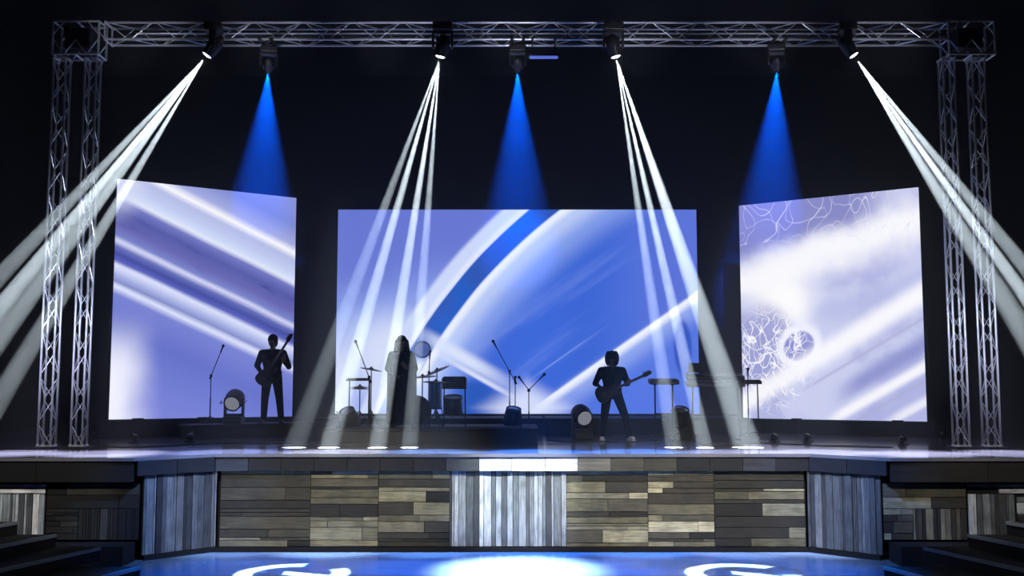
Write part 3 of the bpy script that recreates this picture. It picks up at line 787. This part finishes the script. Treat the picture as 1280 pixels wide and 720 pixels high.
uplight(1009, 552, 'small black floor lamp in front of the right screen, second from its left edge')

# ------------------------------------------------------------------ microphone stands
def mic_stand(px, Y, z, h, boom, label, tripod=True):
    """boom: list of (dx, dz) from the top of the pole to the mic in metres, local x/z"""
    c = at(px, 500, Y); root = thing('microphone_stand', label, 'microphone stand', (c.x, Y, z), 0, 'microphone stands on stage')
    g = bm_new(); tube(g, (0, 0, .12), (0, 0, h * .55), .014); tube(g, (0, 0, h * .5), (0, 0, h), .010); obj('pole', g, 'black', root)
    for k in range(3):
        a = k * 2 * PI / 3 + .4; obj('leg', tube(bm_new(), (0, 0, .16), (.28 * math.cos(a), .28 * math.sin(a), .008), .009), 'black', root)
    for (dx, dz, back) in boom:
        d = Vector((dx, -.05, dz)); L = d.length; u = d / L
        g = bm_new(); tube(g, Vector((0, 0, h)) - u * back, Vector((0, 0, h)) + u * (L - .14), .009)
        box(g, (0, 0, h), (.05, .04, .06), bevel=.008); ball(g, Vector((0, 0, h)) - u * back, .022)
        obj('boom_arm', g, 'black', root)
        e = Vector((0, 0, h)) + u * L; g = bm_new(); tube(g, e - u * .16, e - u * .02, .012, .02, 10); ball(g, e, .032)
        obj('microphone', g, 'black', root, True)
    return root
mic_stand(263, 21.6, RZ, .99, [(.25, .62, .05)], 'boom microphone stand left of the bass player')
mic_stand(637, 21.5, STAGE, 1.36, [(-.34, .62, .28)], 'tall boom microphone stand before the centre of the middle screen')
mic_stand(644, 22.2, STAGE, 1.15, [(.0, .10, .02)], 'short straight microphone stand close behind the tall boom stand')
mic_stand(661, 21.4, STAGE, .98, [(-.20, .26, .02), (.32, .32, .02)], 'forked stand with two microphones right of the tall boom stand')
mic_stand(461, 19.95, RZ, .95, [(-.26, .68, .1)], 'boom microphone stand rising behind the left of the drum kit')
mic_stand(536, 20.9, RZ, 1.05, [(.02, .42, .04)], 'upright microphone stand behind the hoop drum')
mic_stand(935, 20.9, STAGE, 1.12, [(.0, .28, .04)], 'upright microphone stand beside the right screen edge')

# ------------------------------------------------------------------ drum kit
KY = 20.5
def kx(px, Y=KY): return at(px, 480, Y).x
def kz(py, Y=KY): return at(640, py, Y).z
def drum(name, c, r, h, tilt, label, mt='shell', legs=0, cat='drum', head_m=None):
    root = thing(name, label, cat, (c[0], c[1], c[2] - h / 2 - (legs or 0)), 0, 'drums of the drum kit')
    m = Matrix.Translation((0, 0, h / 2 + (legs or 0))) @ Euler(tilt).to_matrix().to_4x4()
    g = bm_new(); lathe(g, [(r * .99, -h / 2), (r, -h / 2 + .01), (r, h / 2 - .01), (r * .99, h / 2)], 28, m); obj('shell', g, mt, root, True)
    for s in (-1, 1):
        g = bm_new(); lathe(g, [(0, s * (h / 2 + .002)), (r * .98, s * h / 2)], 28, m); obj('drum_head', g, head_m or ('drumhead' if s > 0 else 'grey'), root)
        g = bm_new(); lathe(g, [(r, s * h / 2 - .012), (r + .015, s * h / 2 - .012), (r + .015, s * h / 2 + .014), (r, s * h / 2 + .014), (r, s * h / 2 - .012)], 28, m); obj('hoop', g, 'black_gloss', root, True)
    g = bm_new()
    for k in range(8):
        a = k * PI / 4; p0 = m @ Vector(((r + .012) * math.cos(a), (r + .012) * math.sin(a), -h / 2)); p1 = m @ Vector(((r + .012) * math.cos(a), (r + .012) * math.sin(a), h / 2)); tube(g, p0, p1, .005, seg=5)
    obj('tension_rods', g, 'chrome', root)
    if legs:
        for k in range(3):
            a = k * 2 * PI / 3 + .5; obj('leg', tube(bm_new(), (r * .9 * math.cos(a), r * .9 * math.sin(a), legs + h * .3), (r * 1.25 * math.cos(a), r * 1.25 * math.sin(a), .005), .010), 'chrome', root)
    return root
bd_r = .28
drum('bass_drum', (kx(521), 20.3, RZ + bd_r + .03), bd_r, .4, (PI / 2, 0, .15), 'dark bass drum lying on its side behind the singer', legs=0, head_m='black').location.z = RZ + bd_r + .03 - .2
drum('floor_tom', (kx(544), 20.55, RZ + .60), .125, .52, (0, 0, 0), 'tall narrow blue-tinted drum right of the bass drum', legs=.12, mt=mat('blue_acrylic_shell', (.10, .28, .75), .2, 0, .2, 10))
drum('floor_tom', (kx(567), 20.35, RZ + .42), .175, .30, (.25, 0, 0), 'round dark drum below the percussion box', legs=.1)
drum('snare_drum', (kx(497), 20.6, RZ + .62), .17, .14, (.1, 0, 0), 'snare drum hidden behind the singer', legs=.5)
drum('rack_tom', (kx(527), 20.6, kz(437, 20.6)), .15, .05, (PI / 2 - .15, 0, .1), 'round pale hoop drum raised on a rod beside the singer head', mt='shell', head_m='clear_head')
def stand(name, px, Y, z, h, label, cat, cym=(), group='cymbal stands of the drum kit'):
    root = thing(name, label, cat, (kx(px, Y), Y, z), 0, group)
    obj('pole', tube(bm_new(), (0, 0, .05), (0, 0, h), .011), 'black', root)
    for k in range(3):
        a = k * 2 * PI / 3 + .9; obj('leg', tube(bm_new(), (0, 0, .3), (.22 * math.cos(a), .22 * math.sin(a), .008), .009), 'black', root)
    for (dz, r, tilt) in cym:
        g = bm_new(); m = Matrix.Translation((0, 0, h + dz)) @ Euler(tilt).to_matrix().to_4x4()
        lathe(g, [(0, .03), (.03, .028), (.05, .008), (r * .6, 0), (r, -.014), (r, -.018), (r * .6, -.004), (.05, .004), (0, .02)], 32, m); obj('cymbal', g, 'brass', root, True)
        g = bm_new(); ball(g, (0, 0, h + dz + .035), .016); obj('wing_nut', g, 'black', root)
    return root
stand('hi_hat_stand', 450, 20.5, RZ, .74, 'hi-hat on its stand at the left of the drum kit', 'cymbal stand', ((.0, .19, (.03, .02, 0)), (.03, .19, (.03, .02, 0))))
stand('cymbal_stand', 464, 21.25, RZ, 1.13, 'crash cymbal at upper left of the drum kit', 'cymbal stand', ((0, .23, (.05, .18, 0)),))
stand('cymbal_stand', 546, 20.9, RZ, 1.10, 'tilted crash cymbal right of the singer', 'cymbal stand', ((0, .27, (.14, -.40, 0)),))
stand('cymbal_stand', 528, 20.15, RZ, .97, 'wide flat ride cymbal in front of the tilted crash', 'cymbal stand', ((0, .30, (.07, -.07, 0)),))
stand('cymbal_stand', 545, 19.85, RZ, .87, 'lower flat cymbal beside the percussion box', 'cymbal stand', ((0, .26, (.06, .02, 0)),))
# pad stand left, percussion table right
def table_stand(px0, px1, py0, py1, Y, z, label, name, cat, group):
    x0, x1 = kx(px0, Y), kx(px1, Y); zt_, zb_ = kz(py0, Y), kz(py1, Y); L = x1 - x0
    root = thing(name, label, cat, ((x0 + x1) / 2, Y, z), 0, group)
    g = bm_new(); box(g, (0, 0, (zt_ + zb_) / 2 - z), (L, .34, zt_ - zb_), (.02, 0, 0), .008); obj('case', g, 'black', root)
    g = bm_new(); box(g, (0, -.01, zt_ - z + .012), (L * .9, .28, .02), (.02, 0, 0), .005); obj('playing_surface', g, 'grey', root)
    for sx in (-1, 1):
        obj('leg', tube(bm_new(), (sx * (L / 2 - .03), .1, zb_ - z), (sx * (L / 2 - .02), .1, .0), .013), 'black', root)
    g = bm_new(); tube(g, (-(L / 2 - .03), .1, .25), (L / 2 - .03, .1, .25), .009); obj('crossbar', g, 'black', root)
    return root
table_stand(434, 463, 474, 476, 20.0, RZ, 'flat pad on thin legs at the left end of the drum kit', 'percussion_pad', 'drum pad', 'pads of the drum kit')
table_stand(553, 583, 472, 486, 20.1, RZ, 'thick dark percussion box on legs at the right end of the drum kit', 'percussion_pad', 'drum pad', 'pads of the drum kit')
root = thing('drum_throne', 'round drum stool behind the snare drum', 'stool', (kx(500, 21.1), 21.1, RZ))
g = bm_new(); lathe(g, [(0, .5), (.16, .5), (.18, .53), (.17, .58), (0, .59)], 20); obj('seat', g, 'cloth', root, True)
obj('pole', tube(bm_new(), (0, 0, .2), (0, 0, .5), .02), 'chrome', root)
for k in range(3):
    a = k * 2 * PI / 3; obj('leg', tube(bm_new(), (0, 0, .25), (.25 * math.cos(a), .25 * math.sin(a), .01), .012), 'chrome', root)

# ------------------------------------------------------------------ keyboards
def keyboard(px0, px1, py, Y, label, two_tier=False):
    x0, x1 = kx(px0, Y), kx(px1, Y); L = x1 - x0; zk = kz(py, Y) - STAGE
    root = thing('keyboard_rig', label, 'keyboard', ((x0 + x1) / 2, Y, STAGE), 0, 'keyboards on the right of the stage')
    zs = [zk] + ([zk + .14] if two_tier else [])
    for i, z in enumerate(zs):
        g = bm_new(); box(g, (0, .05 * i, z), (L, .30, .09), (.12 + .1 * i, 0, 0), .02); kb = obj('keyboard_body', g, 'grey' if not i else 'black', root)
        g = bm_new(); n = int(L / .023)
        for k in range(n): box(g, (-L * .46 + (k + .5) * L * .92 / n, .10 + .05 * i, z + .05), (L * .92 / n - .002, .13, .014), (.12 + .1 * i, 0, 0))
        obj('keys', g, 'key', kb)
        g = bm_new()
        for k in range(6): tube(g, (-L * .35 + k * L * .14, -.06, z + .045), (-L * .35 + k * L * .14, -.06, z + .065), .008)
        obj('knobs', g, 'black', kb)
    g = bm_new()
    for sx in (-1, 1):
        x = sx * (L / 2 - .12); tube(g, (x, 0, zk - .06), (x, 0, .03), .017); tube(g, (x, -.22, .018), (x, .22, .018), .018); tube(g, (x, -.14, zk - .06), (x, .16, zk - .06), .014)
        if two_tier: tube(g, (x, .14, zk - .06), (x, .18, zk + .1), .012)
    tube(g, (-(L / 2 - .12), 0, zk * .45), (L / 2 - .12, 0, zk * .45), .012)
    obj('stand', g, 'black', root); return root
keyboard(811, 848, 477, 20.7, 'single keyboard on a thin stand right of the guitarist')
keyboard(858, 930, 480, 20.9, 'two-tier keyboards standing in front of the gap before the right screen', True)
root = table_stand(926, 950, 476, 480, 21.0, STAGE, 'small flat pad overlapping the left edge of the right screen', 'percussion_pad', 'drum pad', 'pads of the drum kit'); root['group'] = 'small pad by the right screen'
root = thing('laptop', 'open laptop on the upper keyboard by the right edge of the middle screen', 'laptop', (kx(870, 20.9), 20.98, kz(466.5, 20.9) + .01))
g = bm_new(); box(g, (0, 0, .008), (.32, .22, .016), bevel=.004); obj('laptop_base', g, 'black', root)
g = bm_new(); box(g, (0, -.15, .10), (.32, .012, .21), (.5, 0, 0), .004); obj('laptop_screen', g, 'black', root)

# ------------------------------------------------------------------ people
def limb(bm, pts, seg=12):
    """chain of (point, radius)"""
    for (a, ra), (b, rb) in zip(pts[:-1], pts[1:]):
        tube(bm, a, b, ra, rb, seg)
    for a, ra in pts: ball(bm, a, ra * 1.0, u=seg, v=8)
def blob(o, vox, sm=4):
    m = o.modifiers.new('remesh', 'REMESH'); m.mode = 'VOXEL'; m.voxel_size = vox; m.use_smooth_shade = True
    s = o.modifiers.new('smooth', 'SMOOTH'); s.iterations = sm; s.factor = .5
    return o
def hand(bm, wrist, d, n, thumb, curl=.6):
    """palm from wrist along d; n = direction the palm faces; fingers curl towards n; thumb side vector"""
    wrist = Vector(wrist); d = Vector(d).normalized(); n = Vector(n); n = (n - d * n.dot(d)).normalized(); t = d.cross(n)
    if t.dot(Vector(thumb)) < 0: t = -t
    for k in (-.027, -.009, .009, .027): limb(bm, [(wrist + t * k * .7, .017), (wrist + d * .085 + t * k, .013)], 8)
    for k, ln in zip((-.033, -.011, .011, .033), (.030, .038, .042, .038)):
        p0 = wrist + d * .088 + t * k; a = curl * .6; p1 = p0 + (d * math.cos(a) + n * math.sin(a)) * ln
        a = curl * 1.4; p2 = p1 + (d * math.cos(a) + n * math.sin(a)) * ln * .75
        a = curl * 2.1; p3 = p2 + (d * math.cos(a) + n * math.sin(a)) * ln * .6
        limb(bm, [(p0, .0098), (p1, .009), (p2, .008), (p3, .0068)], 7)
    p0 = wrist + d * .03 + t * .028; p1 = p0 + (d * .6 + t * .7 + n * .3).normalized() * .036; p2 = p1 + (d * .8 + n * .5 + t * .15).normalized() * .03
    limb(bm, [(p0, .013), (p1, .0105), (p2, .008)], 7)
def person(label, loc, rotz, J, hair='short', coat=False, shoes='black_gloss', group='band members on stage', head_tilt=(0, 0, 0), sc=1.0, vox=.0085):
    root = thing('person', label, 'person', loc, rotz, group)
    V = {k: Vector(v) * sc for k, v in J.items() if k not in ('curl', 'short_sleeve')}
    hd = V['head']; R = Euler(head_tilt).to_matrix()
    def H(x, y, z): return hd + R @ (Vector((x, y, z)) * sc)
    g = bm_new()
    # trunk
    for s, a in ((-1, 'l'), (1, 'r')):
        sh, hip = V['sh_' + a], V['hip_' + a]
        limb(g, [(V['pelvis'] + Vector((s * .07, 0, 0)) * sc, .105 * sc), (V['waist'] + Vector((s * .055, 0, 0)) * sc, .095 * sc), (V['chest'] + Vector((s * .075, 0, 0)) * sc, .112 * sc), (sh + (V['neck'] - sh) * .35 - Vector((0, 0, .05)) * sc, .075 * sc)], 14)
        limb(g, [(V['neck'] - Vector((0, 0, .03)) * sc, .05 * sc), (sh, .055 * sc), (V['el_' + a], .040 * sc), (V['wr_' + a], .026 * sc)], 12)
        limb(g, [(hip, .088 * sc), (V['kn_' + a], .058 * sc), (V['kn_' + a] + (V['an_' + a] - V['kn_' + a]) * .35, .055 * sc), (V['an_' + a], .036 * sc)], 14)
        limb(g, [(V['an_' + a] - Vector((0, 0, .03)) * sc, .036 * sc), (V['toe_' + a], .03 * sc)], 10)
        hd_ = J.get('hdir_' + a, (V['wr_' + a] - V['el_' + a])); hn = J.get('hn_' + a, (0, 1, 0))
        hand(g, V['wr_' + a], hd_, hn, J.get('thumb_' + a, (0, 0, 1)), J.get('curl', .7))
    limb(g, [(V['neck'] - Vector((0, 0, .04)) * sc, .058 * sc), (H(0, .01, -.08), .052 * sc)], 12)
    ball(g, H(0, .01, .025), .1 * sc, (.80, .98, .98), head_tilt, 16, 12); ball(g, H(0, -.018, -.045), .072 * sc, (.82, .95, 1.0), head_tilt, 14, 10)
    ball(g, H(0, -.055, -.09), .026 * sc); ball(g, H(0, -.1, -.015), .016 * sc, (.8, 1, 1.6)); limb(g, [(H(0, -.088, .02), .010 * sc), (H(0, -.108, -.022), .013 * sc)], 8)
    for s in (-1, 1):
        ball(g, H(s * .082, .012, -.01), .028 * sc, (.35, .7, 1.1)); ball(g, H(s * .034, -.082, .032), .014 * sc, (1.6, .6, .6)); ball(g, H(s * .03, -.078, -.022), .016 * sc)
    ball(g, H(0, -.088, -.058), .014 * sc, (1.7, .6, .5))
    blob(obj('body', g, 'skin', root), vox, 3)
    for s in (-1, 1):
        g = bm_new(); ball(g, H(s * .032, -.083, .012), .0115 * sc); obj('eye', g, 'key', root, True)
    # trousers
    g = bm_new()
    for a in 'lr':
        limb(g, [(V['hip_' + a], .108 * sc), (V['kn_' + a], .078 * sc), (V['an_' + a] + Vector((0, 0, .0)), .062 * sc)], 14)
    s_ = .08 * sc; limb(g, [(V['pelvis'] + Vector((-s_, 0, .05 * sc)), .118 * sc), (V['pelvis'] + Vector((s_, 0, .05 * sc)), .118 * sc)], 14)
    blob(obj('trousers', g, 'denim', root), .014, 4)
    # shirt / jacket
    g = bm_new()
    for s, a in ((-1, 'l'), (1, 'r')):
        sh = V['sh_' + a]; k = .014 * sc
        limb(g, [(V['pelvis'] + Vector((s * .075, 0, 0)) * sc, .118 * sc), (V['waist'] + Vector((s * .06, 0, 0)) * sc, .108 * sc + k * .5), (V['chest'] + Vector((s * .088, 0, 0)) * sc, .126 * sc), (sh + (V['neck'] - sh) * .35 - Vector((0, 0, .05)) * sc, .085 * sc)], 14)
        limb(g, [(V['neck'] - Vector((0, 0, .045)) * sc, .058 * sc), (sh, .074 * sc), (V['el_' + a], .062 * sc)], 12)
        w_ = V['el_' + a] + (V['wr_' + a] - V['el_' + a]) * (.9 if not J.get('short_sleeve') else .12)
        limb(g, [(V['el_' + a], .056 * sc), (w_, (.040 if not J.get('short_sleeve') else .052) * sc)], 12)
    if coat:
        for x in (-.1, -.03, .04, .11):
            limb(g, [(Vector((x * 1.6, 0, 1.36 * sc)), .08 * sc), (V['waist'] + Vector((x * 1.7, 0, 0)) * sc, .11 * sc), (Vector((x * 1.5, .0, .55 * sc)), .13 * sc), (Vector((x * 1.7, .0, .16 * sc)), .12 * sc)], 12)
    blob(obj('long_coat' if coat else 'shirt', g, 'coat' if coat else 'cloth', root), .014, 5)
    for a in 'lr':
        g = bm_new(); an, to = V['an_' + a], V['toe_' + a]
        limb(g, [(Vector((an.x, an.y + .015, .045 * sc)), .045 * sc), ((Vector((an.x, an.y, .05)) + to) / 2, .045 * sc), (to + Vector((0, -.01, .005)), .038 * sc)], 12); box(g, ((an.x + to.x) / 2, (an.y + to.y) / 2, .011), (.085 * sc, .25 * sc, .02), (0, 0, math.atan2(-(to.x - an.x), -(to.y - an.y)) * -1), .004)
        obj('shoe', g, shoes, root, True)
    g = bm_new()
    if hair == 'short':
        ball(g, H(0, .022, .05), .118 * sc, (.9, .98, .95)); ball(g, H(0, .045, -.01), .108 * sc, (.92, .72, 1.05))
    elif hair == 'bushy':
        for i in range(90):
            a = i * 2.4; z = -.11 + .225 * i / 89; rr = .104 * math.sqrt(max(.1, 1 - (z / .155) ** 2)); x_, y_ = rr * math.cos(a), .015 + rr * math.sin(a)
            if y_ < -.03 and abs(x_) < .062 and z < .045: continue
            ball(g, H(x_, y_, .02 + z), .044 * sc)
        ball(g, H(0, .02, .06), .12 * sc, (.95, .95, .85))
    else:
        ball(g, H(0, .022, .05), .112 * sc, (.92, 1, .95))
        for i in range(9):
            a = -.35 + i * (PI + .7) / 8; x, y = .095 * math.cos(a), .02 + .075 * math.sin(a)
            limb(g, [(H(x, y, .03), .042 * sc), (H(x * 1.2, y * 1.1, -.12), .045 * sc), (H(x * 1.5, y * 1.2 + .02, -.27), .04 * sc), (H(x * 1.45, y * 1.2 + .03, -.38), .022 * sc)], 10)
    blob(obj('hair', g, 'hair', root), .012, 2)
    return root

def base_pose(**k):
    J = dict(pelvis=(0, 0, .95), waist=(0, 0, 1.1), chest=(0, 0, 1.28), neck=(0, 0, 1.49), head=(0, -.01, 1.64),
             sh_l=(-.19, 0, 1.41), sh_r=(.19, 0, 1.41), hip_l=(-.095, 0, .92), hip_r=(.095, 0, .92),
             kn_l=(-.12, -.03, .5), kn_r=(.12, -.03, .5), an_l=(-.14, .03, .09), an_r=(.14, .03, .09), toe_l=(-.17, -.13, .04), toe_r=(.17, -.13, .04))
    J.update(k); return J

def guitar(label, origin, ang, yaw, neck_len, name, lean=0.0):
    """origin: world centre of the body; local x along the neck, y = towards the player (back)"""
    root = thing(name, label, 'guitar', origin, 0, 'guitars held by the players'); root.rotation_euler = Euler((0, -ang, yaw))
    M0 = Matrix.Rotation(PI / 2, 4, 'X')   # prism in x-z plane
    top = [(.20, .03), (.27, .09), (.25, .145), (.17, .13), (.08, .10), (-.02, .12), (-.10, .165), (-.20, .165), (-.26, .10), (-.275, .0)]
    bot = [(-.26, -.10), (-.19, -.165), (-.09, -.16), (-.01, -.115), (.07, -.105), (.15, -.135), (.21, -.12), (.22, -.07), (.19, -.03)]
    g = bm_new(); prism(g, top + bot, -.02, .02, M0); bmesh.ops.bevel(g, geom=g.edges[:], offset=.005, segments=2, affect='EDGES'); obj('guitar_body', g, 'wood_gtr', root)
    g = bm_new(); box(g, (.18 + neck_len / 2, -.018, 0), (neck_len, .024, .05), bevel=.006); nk = obj('neck', g, 'maple', root)
    g = bm_new(); e = .18 + neck_len
    prism(g, [(e - .01, -.026), (e + .05, -.045), (e + .17, -.03), (e + .19, .01), (e + .15, .045), (e + .04, .05), (e - .01, .026)], .010, .026, M0); hs = obj('headstock', g, 'wood_gtr', nk)
    g = bm_new()
    for k in range(5): tube(g, (e + .03 + k * .032, -.02, .045), (e + .03 + k * .032, -.02, .075), .007)
    obj('tuning_pegs', g, 'chrome', hs)
    g = bm_new(); box(g, (.10, -.026, 0), (.03, .012, .08)); box(g, (-.02, -.026, 0), (.03, .012, .08)); obj('pickups', g, 'black', root)
    g = bm_new(); box(g, (-.11, -.028, 0), (.05, .016, .085), bevel=.003); obj('bridge', g, 'chrome', root)
    g = bm_new()
    for x, z in ((-.16, -.09), (-.1, -.11), (-.2, -.05)): tube(g, (x, -.02, z), (x, -.04, z), .011)
    obj('control_knobs', g, 'chrome', root)
    g = bm_new()
    for k in range(4): tube(g, (-.11, -.037, -.018 + k * .012), (e + .02, -.034, -.014 + k * .0093), .0012, seg=4)
    obj('strings', g, 'chrome', root)
    return root

# guitarist on the right
GX = kx(765, 20.5)
J = base_pose(head=(0, -.05, 1.60), sh_l=(-.215, 0, 1.385), sh_r=(.215, 0, 1.385), neck=(0, -.01, 1.47), el_l=(-.33, .03, 1.13), wr_l=(-.15, -.17, .98), el_r=(.31, .02, 1.13), wr_r=(.25, -.22, 1.09),
              hip_l=(-.1, 0, .90), hip_r=(.1, 0, .90), kn_l=(-.16, -.04, .48), kn_r=(.25, -.05, .48), an_l=(-.19, .04, .09), an_r=(.34, .03, .09), toe_l=(-.23, -.12, .04), toe_r=(.40, -.12, .04),
              hdir_r=(.4, -.25, .5), hn_r=(0, 1, .2), thumb_r=(-.5, 0, .6), hdir_l=(.8, -.25, -.3), hn_l=(0, 1, 0), thumb_l=(0, 0, 1), short_sleeve=True, curl=.8)
person('person with bushy hair in a dark t-shirt playing an electric guitar right of centre', (GX, 20.5, STAGE), 0, J, 'bushy', False, 'shoe', head_tilt=(.25, 0, 0), sc=.985)
guitar('electric guitar held low by the bushy-haired player in the centre right', (GX - .08, 20.5 - .215, STAGE + .95), math.radians(25), 0, .55, 'electric_guitar')
# bass player on the left
BX = kx(340, 22.15)
J = base_pose(sh_l=(-.215, 0, 1.40), sh_r=(.215, 0, 1.40), neck=(0, 0, 1.48), head=(0, -.02, 1.625), el_l=(-.32, .05, 1.15), wr_l=(-.17, -.16, .98), el_r=(.33, .0, 1.13), wr_r=(.27, -.24, 1.23),
              an_l=(-.16, .03, .09), an_r=(.19, .03, .09), kn_l=(-.13, -.03, .5), kn_r=(.16, -.03, .5), toe_l=(-.2, -.13, .04), toe_r=(.23, -.13, .04),
              hdir_l=(.5, -.2, -.6), hn_l=(0, 1, 0), thumb_l=(1, 0, 0), hdir_r=(.1, -.1, .6), hn_r=(-.3, 1, 0), thumb_r=(-1, 0, 0), curl=.8)
person('person in a dark jacket playing a bass before the left streaked screen', (BX, 22.15, RZ), 0, J, 'short', False, 'black_gloss', head_tilt=(.08, 0, -.05), sc=1.055)
guitar('bass guitar with its neck raised steeply, held by the player on the left', (BX - .06, 22.15 - .23, RZ + 1.04), math.radians(58), 0, .62, 'bass_guitar')
# singer in long coat
SX = kx(502, 19.75)
J = base_pose(el_l=(-.27, .0, 1.14), wr_l=(-.14, -.2, 1.0), el_r=(.26, .0, 1.14), wr_r=(.12, -.2, 1.15), hdir_l=(.6, -.4, 0), hn_l=(0, 0, -1), thumb_l=(0, -1, 0), hdir_r=(-.4, -.2, .5), hn_r=(-.4, 1, 0), thumb_r=(0, 0, 1), curl=.7)
person('person with long hair in a long dark coat standing before the drum kit', (SX, 19.72, RZ), 0, J, 'long', True, 'black_gloss', head_tilt=(.12, 0, .1), sc=.97)

# cables on the stage
def cable(pts, label):
    g = bm_new(); P = []
    for i in range(len(pts) - 1):
        p0, p1, p2, p3 = [Vector((*pts[min(max(i + k, 0), len(pts) - 1)], 0)) for k in (-1, 0, 1, 2)]
        for j in range(8):
            t = j / 8; P.append(.5 * ((2 * p1) + (p2 - p0) * t + (2 * p0 - 5 * p1 + 4 * p2 - p3) * t * t + (3 * p1 - p0 - 3 * p2 + p3) * t ** 3))
    P.append(Vector((*pts[-1], 0))); P = [q + Vector((0, 0, STAGE + .011)) for q in P]; path(g, P, .010, 6)
    tag(obj('cable', g, 'rubber'), label, 'cable', 'cables lying on the stage floor')
cable([(.7, 20.6), (1.0, 19.9), (1.6, 20.1), (2.1, 19.9), (2.6, 20.2)], 'black cable looping over the floor at the guitarist feet')
cable([(3.3, 20.0), (3.9, 19.6), (4.6, 19.5), (5.6, 18.6), (6.6, 18.2)], 'black cable running from the keyboards to the right truss columns')
cable([(-7.2, 18.5), (-6.5, 18.2), (-5.4, 19.4), (-4.4, 19.3), (-3.7, 19.9)], 'black cable running from the left truss columns to the drum riser')

def riser_cable(pts, label):
    cable(pts, label)
    COL.objects[-1].location.z = RS
riser_cable([(-3.3, 19.7), (-2.9, 19.55), (-2.6, 19.75), (-2.9, 19.9), (-3.1, 19.6)], 'black cable coiled at the left end of the drum riser')
riser_cable([(-1.6, 19.6), (-1.1, 19.5), (-.7, 19.7), (-.2, 19.5), (.2, 19.65)], 'black cable snaking along the front right of the drum riser')

# ------------------------------------------------------------------ haze
hz = bpy.data.materials.new('haze'); hz.use_nodes = True; nt = hz.node_tree; nt.nodes.clear()
out = nt.nodes.new('ShaderNodeOutputMaterial'); vs = nt.nodes.new('ShaderNodeVolumeScatter')
vs.inputs['Color'].default_value = (.9, .95, 1, 1); vs.inputs['Density'].default_value = HAZE; vs.inputs['Anisotropy'].default_value = 0.2
nt.links.new(vs.outputs[0], out.inputs['Volume'])
tag(obj('haze', box(bm_new(), (0, 22.2, 6.2), (22.6, 10.3, 9.3)), hz), 'thin bluish stage haze hanging over the stage in the light beams', 'haze', kind='stuff')
